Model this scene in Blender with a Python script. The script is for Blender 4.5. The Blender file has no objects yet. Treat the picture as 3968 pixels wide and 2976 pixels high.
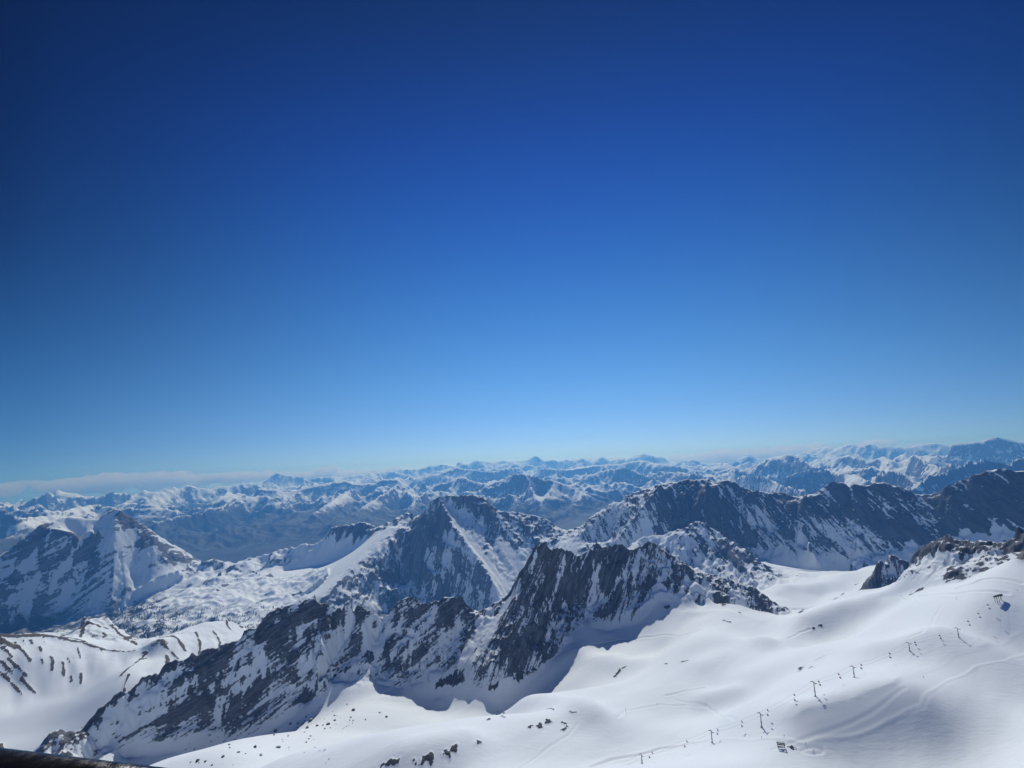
import bpy, bmesh, math, random, time
import numpy as np
from mathutils import Vector, Matrix, noise as mnoise
T0 = time.time()
random.seed(7)
rng = np.random.default_rng(11)
S = bpy.context.scene
COL = S.collection
RAD = math.radians

# ------------------------------------------------------------------ camera, sky, sun, exposure
CAMZ = 2960.0
PITCH, ROLL = RAD(9.6), RAD(2.4)
cam = bpy.data.cameras.new('camera')
cam.sensor_width = 36.0
cam.lens = 18.0 / math.tan(RAD(46.5))
cam.clip_start, cam.clip_end = 0.05, 400000.0
camo = bpy.data.objects.new('camera', cam)
COL.objects.link(camo)
_f = Vector((0, math.cos(PITCH), math.sin(PITCH)))
_u0 = Vector((0, -math.sin(PITCH), math.cos(PITCH)))
_r0 = Vector((1, 0, 0))
_c, _s = math.cos(ROLL), math.sin(ROLL)
_r, _u = _r0 * _c - _u0 * _s, _u0 * _c + _r0 * _s
camo.matrix_world = Matrix(((_r.x, _u.x, -_f.x, 0), (_r.y, _u.y, -_f.y, 0), (_r.z, _u.z, -_f.z, CAMZ), (0, 0, 0, 1)))
S.camera = camo

SKYC = [(.52, .55, .66), (.49, .55, .65), (.44, .68, .75), (.29, .655, .90), (.145, .435, .86), (.078, .265, .72), (.040, .155, .48), (.019, .080, .285), (.010, .045, .17)]
SIDEC = (0.30, 0.46, 0.56)
SUN_EL, SUN_AZ = 49.0, 6.0            # degrees; azimuth measured from +Y towards +X
world = bpy.data.worlds.new('World')
S.world = world
world.use_nodes = True
wn, wl = world.node_tree.nodes, world.node_tree.links
wn.clear()
sky = wn.new('ShaderNodeTexSky')
sky.sky_type = 'NISHITA'
sky.sun_disc = False
sky.sun_elevation = RAD(SUN_EL)
sky.sun_rotation = RAD(SUN_AZ)
sky.altitude = 2960
sky.air_density = 0.75
sky.dust_density = 0.15
sky.ozone_density = 4.0
# high-altitude blue: deepens with height; lens vignette painted in as darkening away from the sun
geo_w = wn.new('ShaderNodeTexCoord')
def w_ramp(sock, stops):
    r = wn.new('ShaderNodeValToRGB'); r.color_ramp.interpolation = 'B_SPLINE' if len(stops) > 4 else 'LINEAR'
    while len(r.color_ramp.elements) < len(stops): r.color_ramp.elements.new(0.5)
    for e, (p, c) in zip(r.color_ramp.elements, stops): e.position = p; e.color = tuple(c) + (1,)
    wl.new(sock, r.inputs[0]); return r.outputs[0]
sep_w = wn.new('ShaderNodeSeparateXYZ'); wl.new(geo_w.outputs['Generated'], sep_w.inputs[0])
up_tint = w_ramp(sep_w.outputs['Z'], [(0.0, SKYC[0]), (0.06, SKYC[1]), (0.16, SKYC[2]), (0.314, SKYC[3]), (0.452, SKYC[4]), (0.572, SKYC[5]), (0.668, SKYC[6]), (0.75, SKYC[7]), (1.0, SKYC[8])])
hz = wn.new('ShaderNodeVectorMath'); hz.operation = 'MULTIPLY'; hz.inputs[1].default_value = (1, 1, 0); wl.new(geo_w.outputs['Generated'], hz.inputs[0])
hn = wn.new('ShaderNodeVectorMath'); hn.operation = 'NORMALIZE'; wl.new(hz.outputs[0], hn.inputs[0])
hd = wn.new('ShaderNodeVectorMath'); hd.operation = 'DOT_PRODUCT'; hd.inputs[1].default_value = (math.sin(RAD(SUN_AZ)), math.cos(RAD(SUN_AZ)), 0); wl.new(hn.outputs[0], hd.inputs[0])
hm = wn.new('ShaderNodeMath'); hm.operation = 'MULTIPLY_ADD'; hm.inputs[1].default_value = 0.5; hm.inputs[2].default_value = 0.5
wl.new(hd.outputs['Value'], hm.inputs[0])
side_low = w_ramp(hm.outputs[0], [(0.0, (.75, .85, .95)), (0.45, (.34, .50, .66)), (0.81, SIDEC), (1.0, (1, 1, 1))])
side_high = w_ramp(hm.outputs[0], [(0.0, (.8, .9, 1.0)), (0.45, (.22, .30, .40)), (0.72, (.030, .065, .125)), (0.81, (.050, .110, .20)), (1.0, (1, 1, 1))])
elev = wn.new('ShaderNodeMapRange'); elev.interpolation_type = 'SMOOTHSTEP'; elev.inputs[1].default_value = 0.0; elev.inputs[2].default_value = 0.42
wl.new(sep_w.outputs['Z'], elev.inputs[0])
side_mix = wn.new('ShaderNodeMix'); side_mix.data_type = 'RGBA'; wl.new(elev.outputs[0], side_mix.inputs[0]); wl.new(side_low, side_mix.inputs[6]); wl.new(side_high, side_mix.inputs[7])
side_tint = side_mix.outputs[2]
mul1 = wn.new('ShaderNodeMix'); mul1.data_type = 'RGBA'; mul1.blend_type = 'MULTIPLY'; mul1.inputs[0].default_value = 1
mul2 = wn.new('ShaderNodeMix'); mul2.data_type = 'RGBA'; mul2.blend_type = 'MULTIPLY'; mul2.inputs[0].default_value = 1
bg = wn.new('ShaderNodeBackground')
bg.inputs['Strength'].default_value = 0.15
wo = wn.new('ShaderNodeOutputWorld')
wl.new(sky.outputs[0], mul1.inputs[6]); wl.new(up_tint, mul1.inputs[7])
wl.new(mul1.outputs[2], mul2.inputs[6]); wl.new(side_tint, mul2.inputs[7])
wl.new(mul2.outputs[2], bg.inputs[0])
wl.new(bg.outputs[0], wo.inputs[0])

sun = bpy.data.lights.new('sun', 'SUN')
sun.energy = 3.05
sun.angle = RAD(0.5)
sun.color = (1.0, 0.99, 0.95)
suno = bpy.data.objects.new('sun', sun)
COL.objects.link(suno)
sd = Vector((math.sin(RAD(SUN_AZ)) * math.cos(RAD(SUN_EL)), math.cos(RAD(SUN_AZ)) * math.cos(RAD(SUN_EL)), math.sin(RAD(SUN_EL))))
suno.rotation_euler = sd.to_track_quat('Z', 'Y').to_euler()
suno.location = (0, 0, 4000)

S.render.engine = 'CYCLES'
S.view_settings.view_transform = 'Standard'
S.view_settings.look = 'None'
S.view_settings.exposure = 0.0
S.view_settings.gamma = 1.0
S.view_settings.use_curve_mapping = False
S.cycles.use_denoising = True
S.cycles.max_bounces = 8
S.cycles.diffuse_bounces = 1
S.cycles.volume_bounces = 6

# ------------------------------------------------------------------ helpers
def tag(o, label=None, cat=None, group=None, kind=None):
    if label: o['label'] = label
    if cat: o['category'] = cat
    if group: o['group'] = group
    if kind: o['kind'] = kind
    return o

FPX = 1984.0 / math.tan(RAD(46.5))
def ray(u, v):
    """photograph pixel (3968 wide) -> azimuth (rad), tan(elevation)"""
    a, b = u - 1984.0, 1488.0 - v
    x = a * _c + b * _s
    y = -a * _s + b * _c
    fh = FPX * math.cos(PITCH) - y * math.sin(PITCH)
    z = FPX * math.sin(PITCH) + y * math.cos(PITCH)
    return math.atan2(x, fh), z / math.hypot(x, fh)

# ------------------------------------------------------------------ terrain: surveyed ridge, foot and valley lines
LINES = []     # (label index, rough, array of (az, ln r, z))
REG = {}
def region(name):
    return REG.setdefault(name, len(REG))
def pts(s):
    return [tuple(float(q) for q in t.split(',')) for t in s.split()]
def spread(vals, n):
    return np.interp(np.linspace(0, 1, n), np.linspace(0, 1, len(vals)), vals)
def L(reg, s, r, rough=1.0, dz=0.0):
    """a line seen in the photograph: pixels and its horizontal distance(s) in metres"""
    p = pts(s)
    rr = spread(r if isinstance(r, (list, tuple)) else [r], len(p)) if not isinstance(r, (int, float)) else [r] * len(p)
    out = []
    for (u, v), q in zip(p, rr):
        az, t = ray(u, v)
        out.append((az, math.log(q), CAMZ + q * t + dz))
    LINES.append((region(reg), rough, np.array(out)))
    return out
def V(reg, s, rough=0.5):
    """a line given as azimuth (deg), distance (m), altitude (m)"""
    out = [(RAD(a), math.log(r), z) for a, r, z in pts(s)]
    LINES.append((region(reg), rough, np.array(out)))
def back(reg, out, dr, z, rough=0.8, step=1):
    """the hidden far foot of a crest"""
    q = [(a, math.log(math.exp(l) + dr), z) for a, l, _ in out[::step]]
    LINES.append((region(reg), rough, np.array(q)))

# --- the near snowfield
L('platt', '300,2976 600,2960 1000,2976 1500,2976 2000,2976 2500,2976 3000,2976 3500,2976 3968,2976', [1720, 1600, 1250, 950, 780, 760, 800, 850, 920], 0)
V('platt', '-50,1500,2330 -30,1000,2400 -10,640,2535 0,560,2575 20,560,2590 40,640,2605 50,800,2620', 0)
L('gatter', '479,2926 565,2906 680,2870 764,2854 805,2902 860,2897 1000,2820 1100,2772 1181,2742 1316,2664', [1785, 1775, 1768, 1765, 1767, 1762, 1750, 1745, 1744, 1765], 0.05)
L('striped', '2289,2434 2357,2445 2407,2404 2493,2386 2574,2312 2651,2324 2696,2262 2740,2322 2777,2400 2881,2407 2927,2420 3000,2407', [1830, 1825, 1840, 1835, 1885, 1890, 1950, 1920, 1890, 1905, 1900, 1925], 0.1)
L('platt', '1300,2765 1700,2725 2100,2725 2600,2720 3158,2700 3600,2700 3968,2700', [1690, 1740, 1560, 1220, 1050, 1060, 1090], 0)
L('platt', '1967,2700 2200,2560 2357,2450 2600,2470 3000,2480 3400,2500 3968,2500', [1640, 1730, 1790, 1720, 1490, 1360, 1350], 0)
L('platt', '2650,2430 2850,2460 3100,2440 3350,2400 3600,2390 3880,2330 3968,2330', [1850, 1810, 1740, 1620, 1560, 1500, 1520], 0)
L('platt', '3063,2378 3099,2378 3149,2357 3212,2337 3262,2305 3316,2283 3357,2260 3420,2251 3465,2229 3533,2197', [1990, 2000, 2010, 2010, 2000, 1990, 1980, 1970, 1970, 1960], 0.15)
L('platt', '3420,2290 3560,2260 3660,2270 3760,2290 3860,2245 3968,2230', [1880, 1820, 1780, 1740, 1740, 1740], 0.05)
V('platt', '27,2450,2330 33,2450,2380 38,2400,2420 46,2300,2480 50,2300,2500', 0.3)

# --- striped ridge in the middle
o = L('striped', '1850,2384 1890,2366 1930,2342 1972,2316 2000,2260 2027,2211 2059,2157 2081,2127 2108,2121 2136,2145 2181,2136 2212,2152 2240,2157 2271,2152 2312,2118 2334,2130 2357,2125 2384,2121 2411,2127 2443,2148 2479,2134 2515,2109 2542,2123 2583,2152 2610,2170 2642,2188 2678,2211 2698,2238 2730,2234 2769,2242 2814,2258 2859,2272 2904,2283 2931,2292 2958,2315 2995,2346 3022,2364 3045,2374 3063,2378',
      [1930, 1925, 1920, 1915, 1905, 1905, 1900, 1900, 1905, 1920, 1940, 1955, 1965, 1980, 1990, 1995, 2000, 2000, 2000, 2000, 2000, 2000, 2000, 2000, 2000, 2000, 2000, 2000, 2000, 2000, 2000, 2000, 1995, 1995, 1990, 1990, 1990, 1990, 1990], 1)
back('striped', o, 330, 2200, 0.8, 2)
L('striped', '1905,2570 1960,2560 2022,2562 2090,2545 2149,2493 2160,2400 2194,2356 2307,2341 2390,2310 2452,2312 2540,2290 2640,2290 2720,2310 2850,2330 2960,2365', [1715, 1710, 1710, 1720, 1770, 1865, 1905, 1915, 1920, 1920, 1920, 1920, 1920, 1930, 1955], 0.75)
L('striped', '2059,2157 2030,2260 2005,2370 1990,2450 1970,2520', [1900, 1850, 1790, 1745, 1700], 1)
L('striped', '1985,2300 1940,2380 1900,2450 1860,2520 1830,2570', [1900, 1860, 1815, 1780, 1750], 0.35)

# --- left rocky ridge running down to the lower left corner
o = L('gatter', '131,2931 172,2877 194,2845 235,2839 276,2829 289,2845 316,2841 335,2818 368,2791 371,2759 407,2737 445,2701 484,2683 500,2690 511,2678 531,2660 552,2637 624,2615 628,2599 651,2576 732,2549 769,2538 832,2522 904,2509 940,2480 955,2452 1000,2438 1027,2398 1050,2382 1090,2366 1136,2353 1172,2339 1212,2326 1240,2344 1271,2357 1298,2371 1316,2355 1344,2339 1371,2362 1398,2362 1420,2375 1452,2393 1479,2400 1506,2393 1524,2357 1552,2339 1592,2326 1633,2341 1651,2348 1683,2332 1723,2321 1750,2325 1787,2330 1809,2362 1827,2377 1850,2384',
      [1790, 1830, 1850, 1870, 1880, 1890, 1900, 1910, 1920, 1925], 1)
back('gatter', o, 350, 2060, 0.5, 2)
L('gatter', '330,2985 400,2900 470,2820 560,2800 640,2838 760,2790 850,2785 960,2770 1045,2728 1100,2700 1181,2734 1230,2690 1330,2600 1420,2560 1460,2590 1565,2614 1640,2580 1700,2530 1760,2490 1800,2440', [1770, 1800, 1820, 1812, 1800, 1802, 1802, 1795, 1790, 1780, 1768, 1785, 1815, 1835, 1825, 1815, 1820, 1840, 1865, 1890], 0.6)
L('gatter', '1340,2375 1300,2440 1250,2520 1225,2590', [1915, 1870, 1815, 1780], 0.8)
L('gatter', '1395,2400 1340,2490 1290,2560 1250,2640', [1925, 1880, 1830, 1770], 0.3)
L('gatter', '1660,2400 1610,2470 1560,2530 1530,2590', [1905, 1865, 1830, 1800], 0.8)
L('gatter', '1490,2420 1450,2500 1420,2560', [1930, 1870, 1825], 0.3)

# --- snow bowl and brown crest at the left edge
o = L('bowl', '-60,2445 0,2452 45,2457 136,2452 190,2448 240,2459 316,2479 384,2506 452,2522 520,2520 565,2497 617,2470 656,2468 687,2452 723,2434 791,2411 859,2405 904,2407 936,2429 990,2450', [3000, 3000, 3000, 3000, 3000, 2980, 2950, 2900, 2850, 2800, 2780, 2780, 2830, 2900, 2950, 3000, 3050, 3050, 3050, 3000], 0.35)
V('bowl', '-50,3900,1700 -42,3900,1700 -34,3700,1700 -24,3700,1700', 0.4)
L('bowl', '0,2560 60,2600 130,2640 200,2700 260,2760 330,2800', [2800, 2760, 2700, 2640, 2590, 2540], 0.0)
L('bowl', '565,2540 510,2600 460,2650 400,2720 353,2780', [2720, 2650, 2590, 2530, 2480], 0.0)
L('bowl', '630,2530 600,2580 560,2640', [2720, 2660, 2600], 0.15)
V('bowl', '-50,2350,2010 -44,2350,2000 -38,2330,2000 -34,2330,2050', 0)
o = L('knob', '290,2450 310,2420 325,2400 345,2408 375,2411 390,2402 407,2394 425,2416 452,2443 497,2470 538,2504', [3300, 3280, 3280, 3300, 3300, 3320, 3320, 3280, 3230, 3180, 3120], 0.9)
back('knob', o, 350, 1950, 0.6, 2)

# --- far left massif and the hilly plateau beside it
mu = '-150,2200 0,2166 45,2130 90,2089 140,2055 167,2032 217,2021 246,2007 280,2003 316,2012 348,2016 384,2012 393,2001 416,1987 457,1974 475,1978 481,1994 511,2007 529,2021 538,2032 561,2044 597,2066 633,2093 669,2114 705,2132 741,2154 769,2175 789,2186'
o = L('massif', mu, [8300, 8450, 8600, 8600, 8600, 8600, 8600, 8600, 8550], 1)
back('massif', o, 1300, 1400, 0.8, 2)
L('massif', '-150,2520 0,2480 100,2430 200,2420 290,2400 370,2380 470,2400 520,2350 560,2310 640,2290 720,2250 790,2215', [7700, 7900, 8050, 8050, 8020, 7980, 7800, 7950, 8050, 8100, 8200, 8300], 0.7)
L('massif', '205,2036 246,2046 280,2048 312,2060 348,2048 384,2040', [8400, 8390, 8390, 8400, 8420, 8450], 0.1, -35)
L('massif', '540,2270 600,2245 660,2222 720,2192', [8090, 8110, 8140, 8200], 0.05)
L('massif', '457,1978 448,2030 430,2090 437,2150 447,2210 430,2260 440,2310 470,2370', [8600, 8460, 8360, 8280, 8200, 8120, 8050, 7960], 1)
L('massif', '250,2012 262,2050 300,2085 312,2105', [8600, 8520, 8450, 8400], 1)
L('massif', '388,2010 378,2060 365,2110 358,2180', [8590, 8480, 8400, 8330], 1)
L('massif', '600,2085 560,2160 530,2240 540,2300', [8500, 8360, 8260, 8150], 0.8)
L('massif', '300,2250 285,2310 220,2380 150,2420', [8260, 8180, 8120, 8060], 0.9)
L('plateau', '430,2470 500,2440 600,2390 700,2330 800,2290 900,2270 1000,2290 1100,2290 1180,2320', [6700, 6800, 7000, 7200, 7300, 7300, 7000, 6800, 6500], 0.35)
o = L('plateau', '789,2186 814,2177 836,2184 868,2193 897,2206 918,2197 949,2186 976,2181 1045,2166 1090,2145 1127,2132 1149,2136 1190,2123 1235,2109 1258,2089 1289,2055 1316,2050 1362,2048 1389,2041 1411,2033 1443,2046 1466,2050 1479,2048 1511,2030 1556,2014 1600,2000', [8500, 8350, 8300, 8200, 8000, 7800, 7600, 7500, 7400, 7300, 7200], 0.8)
back('plateau', o, 1200, 1300, 0.8, 2)
L('plateau', '1000,2420 1060,2380 1130,2350 1200,2335', [5700, 5800, 5900, 5950], 0.4)
V('plateau', '-50,5600,1350 -40,5400,1400 -30,5000,1450 -20,4500,1500 -10,4300,1550 0,3800,1600 8,3300,1900', 0.4)

# --- pyramid peak in the middle
o = L('pyramid', '1600,2010 1633,1994 1655,1962 1678,1940 1705,1926 1737,1924 1768,1927 1809,1920 1859,1926 1886,1940 1904,1960 1931,1980 1963,1987 2000,1989 2045,1998 2090,2005 2122,2016 2149,2039 2170,2058 2185,2080', [6750, 6650, 6500, 6480, 6450, 6450, 6450, 6450, 6450, 6400, 6350, 6300, 6300, 6250, 6200, 6150, 6100, 6050, 5950, 5900], 1)
back('pyramid', o, 900, 1500, 0.9, 2)
L('pyramid', '1708,1942 1749,2035 1776,2067 1803,2105 1844,2159 1879,2208 1912,2260 1939,2325', [6400, 6120, 6000, 5880, 5720, 5590, 5450, 5300], 1)
L('pyramid', '1752,1960 1790,2010 1839,2060 1871,2120 1925,2178 1966,2225 2001,2270', [6420, 6270, 6100, 5920, 5740, 5600, 5450], 0.7)
L('pyramid', '1735,1965 1765,2020 1800,2075 1840,2130 1890,2190 1935,2250 1970,2310', [6400, 6200, 6030, 5870, 5700, 5520, 5350], 0.12)
L('pyramid', '1930,1985 1960,2030 2010,2080 2040,2110 2060,2160', [6300, 6150, 5980, 5880, 5730], 0.8)
L('pyramid', '1940,2100 1960,2150 1990,2200 2020,2230', [5960, 5800, 5640, 5560], 0.2)
L('pyramid', '1534,2040 1474,2102 1398,2170 1336,2230 1252,2311', [6900, 6650, 6400, 6200, 5950], 0.5)
L('pyramid', '1512,2040 1450,2098 1372,2168 1305,2232 1225,2311', [6980, 6760, 6540, 6330, 6030], 0.15)
L('pyramid', '1100,2215 1200,2200 1300,2180 1380,2130 1450,2070', [7760, 7550, 7290, 7210, 7190], 0.15)
L('pyramid', '1230,2400 1350,2360 1500,2380 1650,2370 1780,2380 1900,2400', [5800, 5850, 5850, 5750, 5550, 5250], 0.6)
L('pyramid', '1440,2215 1500,2265 1570,2275 1610,2230', [6200, 6180, 6170, 6200], 0.8)
V('pyramid', '-18,4900,1500 -8,4700,1500 0,4700,1600 4,4800,1700', 0.5)

# --- shadowed north wall on the right
o = L('wall', '2185,2080 2212,2071 2235,2053 2267,2032 2271,2021 2316,1989 2344,1973 2362,1956 2380,1949 2402,1951 2425,1926 2452,1915 2475,1908 2497,1899 2524,1892 2552,1879 2588,1874 2633,1867 2655,1861 2687,1864 2732,1862 2778,1870 2823,1865 2850,1872 2863,1885 2886,1899 2922,1906 2963,1910 2995,1917 3022,1911 3058,1921 3095,1932 3122,1918 3149,1925 3167,1910 3185,1896 3221,1875 3257,1871 3280,1885 3289,1900 3307,1883 3339,1883 3357,1892 3379,1878 3402,1874 3429,1876 3465,1885 3501,1894 3533,1910 3556,1919 3574,1925 3601,1921 3637,1912 3664,1896 3700,1876 3746,1862 3777,1844 3804,1833 3850,1829 3890,1824 3926,1831 3968,1833 4100,1840',
      [5900, 5880, 5820, 5780, 5740, 5700, 5650, 5600, 5560, 5520, 5500, 5500, 5480, 5450, 5420, 5400], 1)
back('wall', o, 1000, 1500, 0.9, 3)
L('wall', '2300,2110 2400,2140 2500,2130 2600,2120 2700,2125 2850,2130 2968,2135 3050,2110 3126,2125 3160,2170 3220,2110 3285,2085 3310,2180 3380,2150 3440,2130 3560,2118 3680,2100 3800,2060 3900,2050 4050,2040', [5450, 5370, 5330, 5310, 5300, 5300, 5290, 5290, 5260, 5210, 5260, 5290, 5150, 5220, 5240, 5240, 5240, 5250, 5250, 5250], 0.7)
L('wall', '3345,1890 3340,1960 3328,2050 3325,2085 3350,2150 3312,2215', [5480, 5420, 5330, 5270, 5190, 5090], 1)
L('wall', '2735,1866 2745,1930 2760,2000 2790,2060', [5520, 5420, 5350, 5290], 1)
L('wall', '3120,1925 3100,2000 3120,2060 3150,2150', [5480, 5390, 5290, 5150], 1)
L('wall', '2560,1882 2500,1960 2440,2040 2380,2120', [5560, 5480, 5420, 5360], 1)
L('wall', '3000,2185 3100,2205 3200,2225 3280,2225', [5150, 5130, 5110, 5100], 0.05)
V('wall', '18,5060,2070 24,5030,1990 30,5010,1960 36,5000,1970 44,4950,2010 50,4950,2030', 0.05)
L('saddle', '2190,2100 2210,2140 2235,2190', [5700, 5550, 5400], 0.1)

# --- the smaller peak standing in front of the wall
o = L('inner', '2429,2127 2461,2102 2497,2084 2533,2079 2565,2080 2601,2066 2633,2055 2669,2037 2690,2030 2705,2028 2732,2032 2759,2053 2796,2075 2836,2102 2881,2125 2904,2145 2915,2175 2927,2202 2958,2242', [4650, 4650, 4620, 4600, 4600, 4600, 4600, 4600, 4600, 4600, 4580, 4550, 4500, 4440, 4380, 4330, 4270, 4230, 4150], 1)
back('inner', o, 300, 2080, 0.6, 2)
L('inner', '2430,2160 2500,2200 2600,2230 2700,2260 2800,2280 2900,2300 2960,2310', [4350, 4250, 4200, 4150, 4080, 3950, 3900], 0.6)
L('inner', '2705,2032 2720,2080 2740,2140 2790,2200 2850,2260', [4590, 4500, 4400, 4280, 4120], 1)
L('inner', '2760,2060 2800,2100 2860,2150 2900,2200', [4540, 4450, 4330, 4230], 0.5)

# --- sunlit basin behind the brow of the snowfield
L('basin', '2968,2165 3013,2186 3058,2204 3126,2215 3185,2233 3221,2242 3248,2242 3265,2230 3284,2216 3300,2228 3307,2240 3343,2233 3375,2215 3440,2190 3540,2180', [4700, 4820, 4880, 4900, 4900, 4900, 4890, 4850, 4830, 4840, 4850, 4850, 4760, 4600, 4400], 0)
L('basin', '3000,2260 3100,2285 3200,2290 3300,2290 3400,2280', [3800, 3700, 3650, 3600, 3500], 0)
V('basin', '24,2950,2180 27,2850,2190 31,2850,2190 36,2850,2200 44,2850,2250 50,2900,2300', 0)
V('basin', '10,2900,2080 18,2900,2120 22,3500,2080', 0.2)
o = L('crag', '3372,2252 3395,2205 3411,2183 3425,2190 3440,2192 3452,2172 3465,2162 3490,2175 3528,2188', [2480, 2500, 2520, 2520, 2530, 2540, 2550, 2550, 2560], 1)
back('crag', o, 180, 2330, 0.7, 2)

# --- rocky ridge at the right edge
o = L('corner', '3533,2195 3538,2180 3551,2150 3575,2138 3601,2124 3646,2097 3669,2093 3691,2101 3715,2106 3737,2113 3765,2118 3795,2111 3827,2111 3854,2126 3875,2118 3890,2127 3905,2118 3917,2110 3935,2106 3945,2060 3955,2052 3968,2090 4020,2060 4100,2000', [1960, 1955, 1950, 1950, 1945, 1940, 1935, 1930, 1925, 1920, 1915, 1910, 1900, 1895, 1890, 1885, 1880, 1880, 1880, 1885, 1885, 1880, 1860, 1840], 1)
back('corner', o, 320, 2420, 0.8, 2)
L('corner', '3545,2205 3580,2170 3640,2165 3665,2200 3700,2215 3735,2190 3780,2165 3830,2150 3870,2160 3920,2150 3968,2150', [1930, 1915, 1895, 1870, 1860, 1870, 1868, 1865, 1855, 1850, 1845], 0.6)
L('corner', '3672,2100 3690,2150 3710,2200 3680,2240', [1925, 1890, 1850, 1815], 0.9)

# --- distant ranges
V('valley', '-50,11500,720 -25,11500,700 0,11800,700 25,11500,720 50,11200,740', 0.2)
V('valley', '-50,13500,760 -25,13500,740 0,13300,760 25,13000,780 50,12500,800', 0.2)
FARR = 'far'
def F(s, r, rough=0.9):
    return L(FARR, s, r, rough)
F('538,2026 633,2012 723,1994 814,1971 859,1962 904,1944 1000,1915 1060,1930', [19500, 19500, 20000, 20500, 21000, 22000, 23000, 22000], 0.5)
F('1000,1894 1068,1899 1113,1908 1181,1894 1235,1881 1280,1874 1335,1863 1362,1872 1398,1876 1452,1872 1488,1858 1533,1858 1570,1876', 26500)
F('1371,1894 1330,1915 1280,1950 1217,1994', [24000, 22500, 20000, 17500])
F('1542,1881 1500,1910 1429,1953 1370,1990 1280,2034', [22000, 20500, 18500, 17000, 15500])
F('1570,1900 1600,1925 1640,1960', [21500, 20000, 18500])
F('1651,1908 1610,1940 1574,1989', [20000, 18500, 16500])
F('1690,1880 1740,1870 1790,1850 1840,1870 1900,1880 1960,1850 2000,1836 2045,1842 2090,1858 2140,1863 2203,1885 2258,1908 2312,1940 2362,1953', [24000, 24000, 23000, 22000, 21000, 20500, 19500, 19000, 18500, 18000, 17800, 17500, 17200, 17000])
F('2258,1915 2253,1926 2217,1967 2181,1994 2131,2012', [17300, 17000, 16000, 15300, 14800])
F('2045,1850 2060,1900 2090,1950 2110,2000', [18800, 17500, 16300, 15300])
F('2150,1868 2130,1910 2090,1960 2050,1985', [17900, 17000, 16000, 15300])
F('2290,1840 2340,1825 2400,1815 2450,1822 2497,1845 2540,1850 2600,1830 2680,1838 2760,1850', [26000, 26000, 25000, 25000, 24000, 23000, 22000, 21000, 20000])
F('2860,1850 2900,1830 2960,1840 3030,1880 3120,1900', [21000, 20000, 19000, 17000, 16000], 0.3)
F('2920,1800 2968,1786 3000,1770 3030,1768 3058,1760 3095,1777 3126,1795 3162,1811', [25500, 25000, 24500, 24500, 24000, 23500, 23000, 22500])
F('3049,1849 3117,1822 3180,1817 3239,1831 3303,1840 3357,1862', [19000, 19000, 18800, 18500, 18000, 17200], 0.7)
F('3397,1840 3456,1826 3510,1849 3547,1876', [17200, 16800, 16200, 15500], 0.8)
F('3529,1903 3601,1849 3673,1831 3737,1799 3827,1786 3917,1799 3968,1781 4080,1770', [14800, 15800, 16500, 17500, 18000, 18000, 18500, 18500], 0.8)
F('3545,1764 3590,1795 3640,1810 3690,1800', [24000, 22000, 21000, 20000])
F('3687,1731 3714,1718 3764,1718 3804,1709 3841,1700 3863,1694 3899,1704 3968,1718 4080,1735', 29000)
F('0,1967 77,2012 150,2000 217,1994 271,1971 362,1953 452,1967 538,1967 642,1967 696,1989', [20000, 19000, 20000, 20500, 21500, 22500, 22000, 21500, 21500, 20500], 0.6)
F('-80,1930 0,1950 60,1965 120,1940 172,1917 190,1914 226,1935 280,1926 330,1926 389,1926 434,1905 457,1917 488,1912 515,1926 561,1902 601,1912 637,1891 656,1905 674,1887 692,1899 728,1880 759,1890 814,1899 841,1885 900,1885 940,1873 967,1871 1000,1879', [30000, 31000, 32000, 33000, 34000])
F('220,1905 224,1896 240,1908 300,1915', 48000)
F('1000,1872 1027,1863 1059,1840 1081,1832 1108,1845 1125,1840 1140,1854 1156,1839 1181,1858 1244,1851 1289,1847 1335,1849 1389,1840 1452,1831 1488,1827 1533,1821 1583,1818 1615,1820 1646,1812 1664,1806 1690,1806 1723,1799 1764,1808 1777,1787 1809,1802 1845,1783 1868,1788 1904,1793 1954,1785 2000,1788 2040,1784 2077,1767 2104,1786 2140,1783 2165,1788 2194,1780 2226,1786 2253,1776 2294,1790 2335,1771 2362,1786 2398,1777 2429,1781 2457,1768 2497,1759 2533,1768 2570,1772 2597,1790 2640,1788 2687,1781 2723,1797 2787,1795 2841,1795 2873,1772 2904,1767 2940,1777 2970,1782 3000,1772 3095,1763 3158,1740 3199,1733 3230,1740 3257,1736 3289,1719 3321,1729 3370,1721 3402,1731 3447,1731 3510,1736 3551,1727 3628,1717 3664,1725 3760,1735 3900,1740 4050,1730',
  [42000, 43000, 44000, 45000, 45000, 44000, 43000, 42000, 40000, 40000])
F('1620,1850 1700,1835 1780,1815 1840,1822 1900,1830 2000,1812', [33000, 32000, 31000, 30000, 30000, 31000])
F('2100,1815 2200,1822 2300,1805 2400,1800 2480,1785 2560,1800 2660,1815', [33000, 32000, 32000, 32000, 32000, 31000, 30000])
F('2700,1825 2780,1815 2860,1810 2900,1790', [30000, 30000, 31000, 32000])
F('3220,1785 3290,1765 3360,1790 3420,1770 3480,1795 3540,1765 3620,1770', [28000, 28000, 27000, 27000, 26000, 26000, 26000])
V(FARR, '-50,51500,1700 0,51500,1700 50,51500,1700', 0.8)

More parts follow.
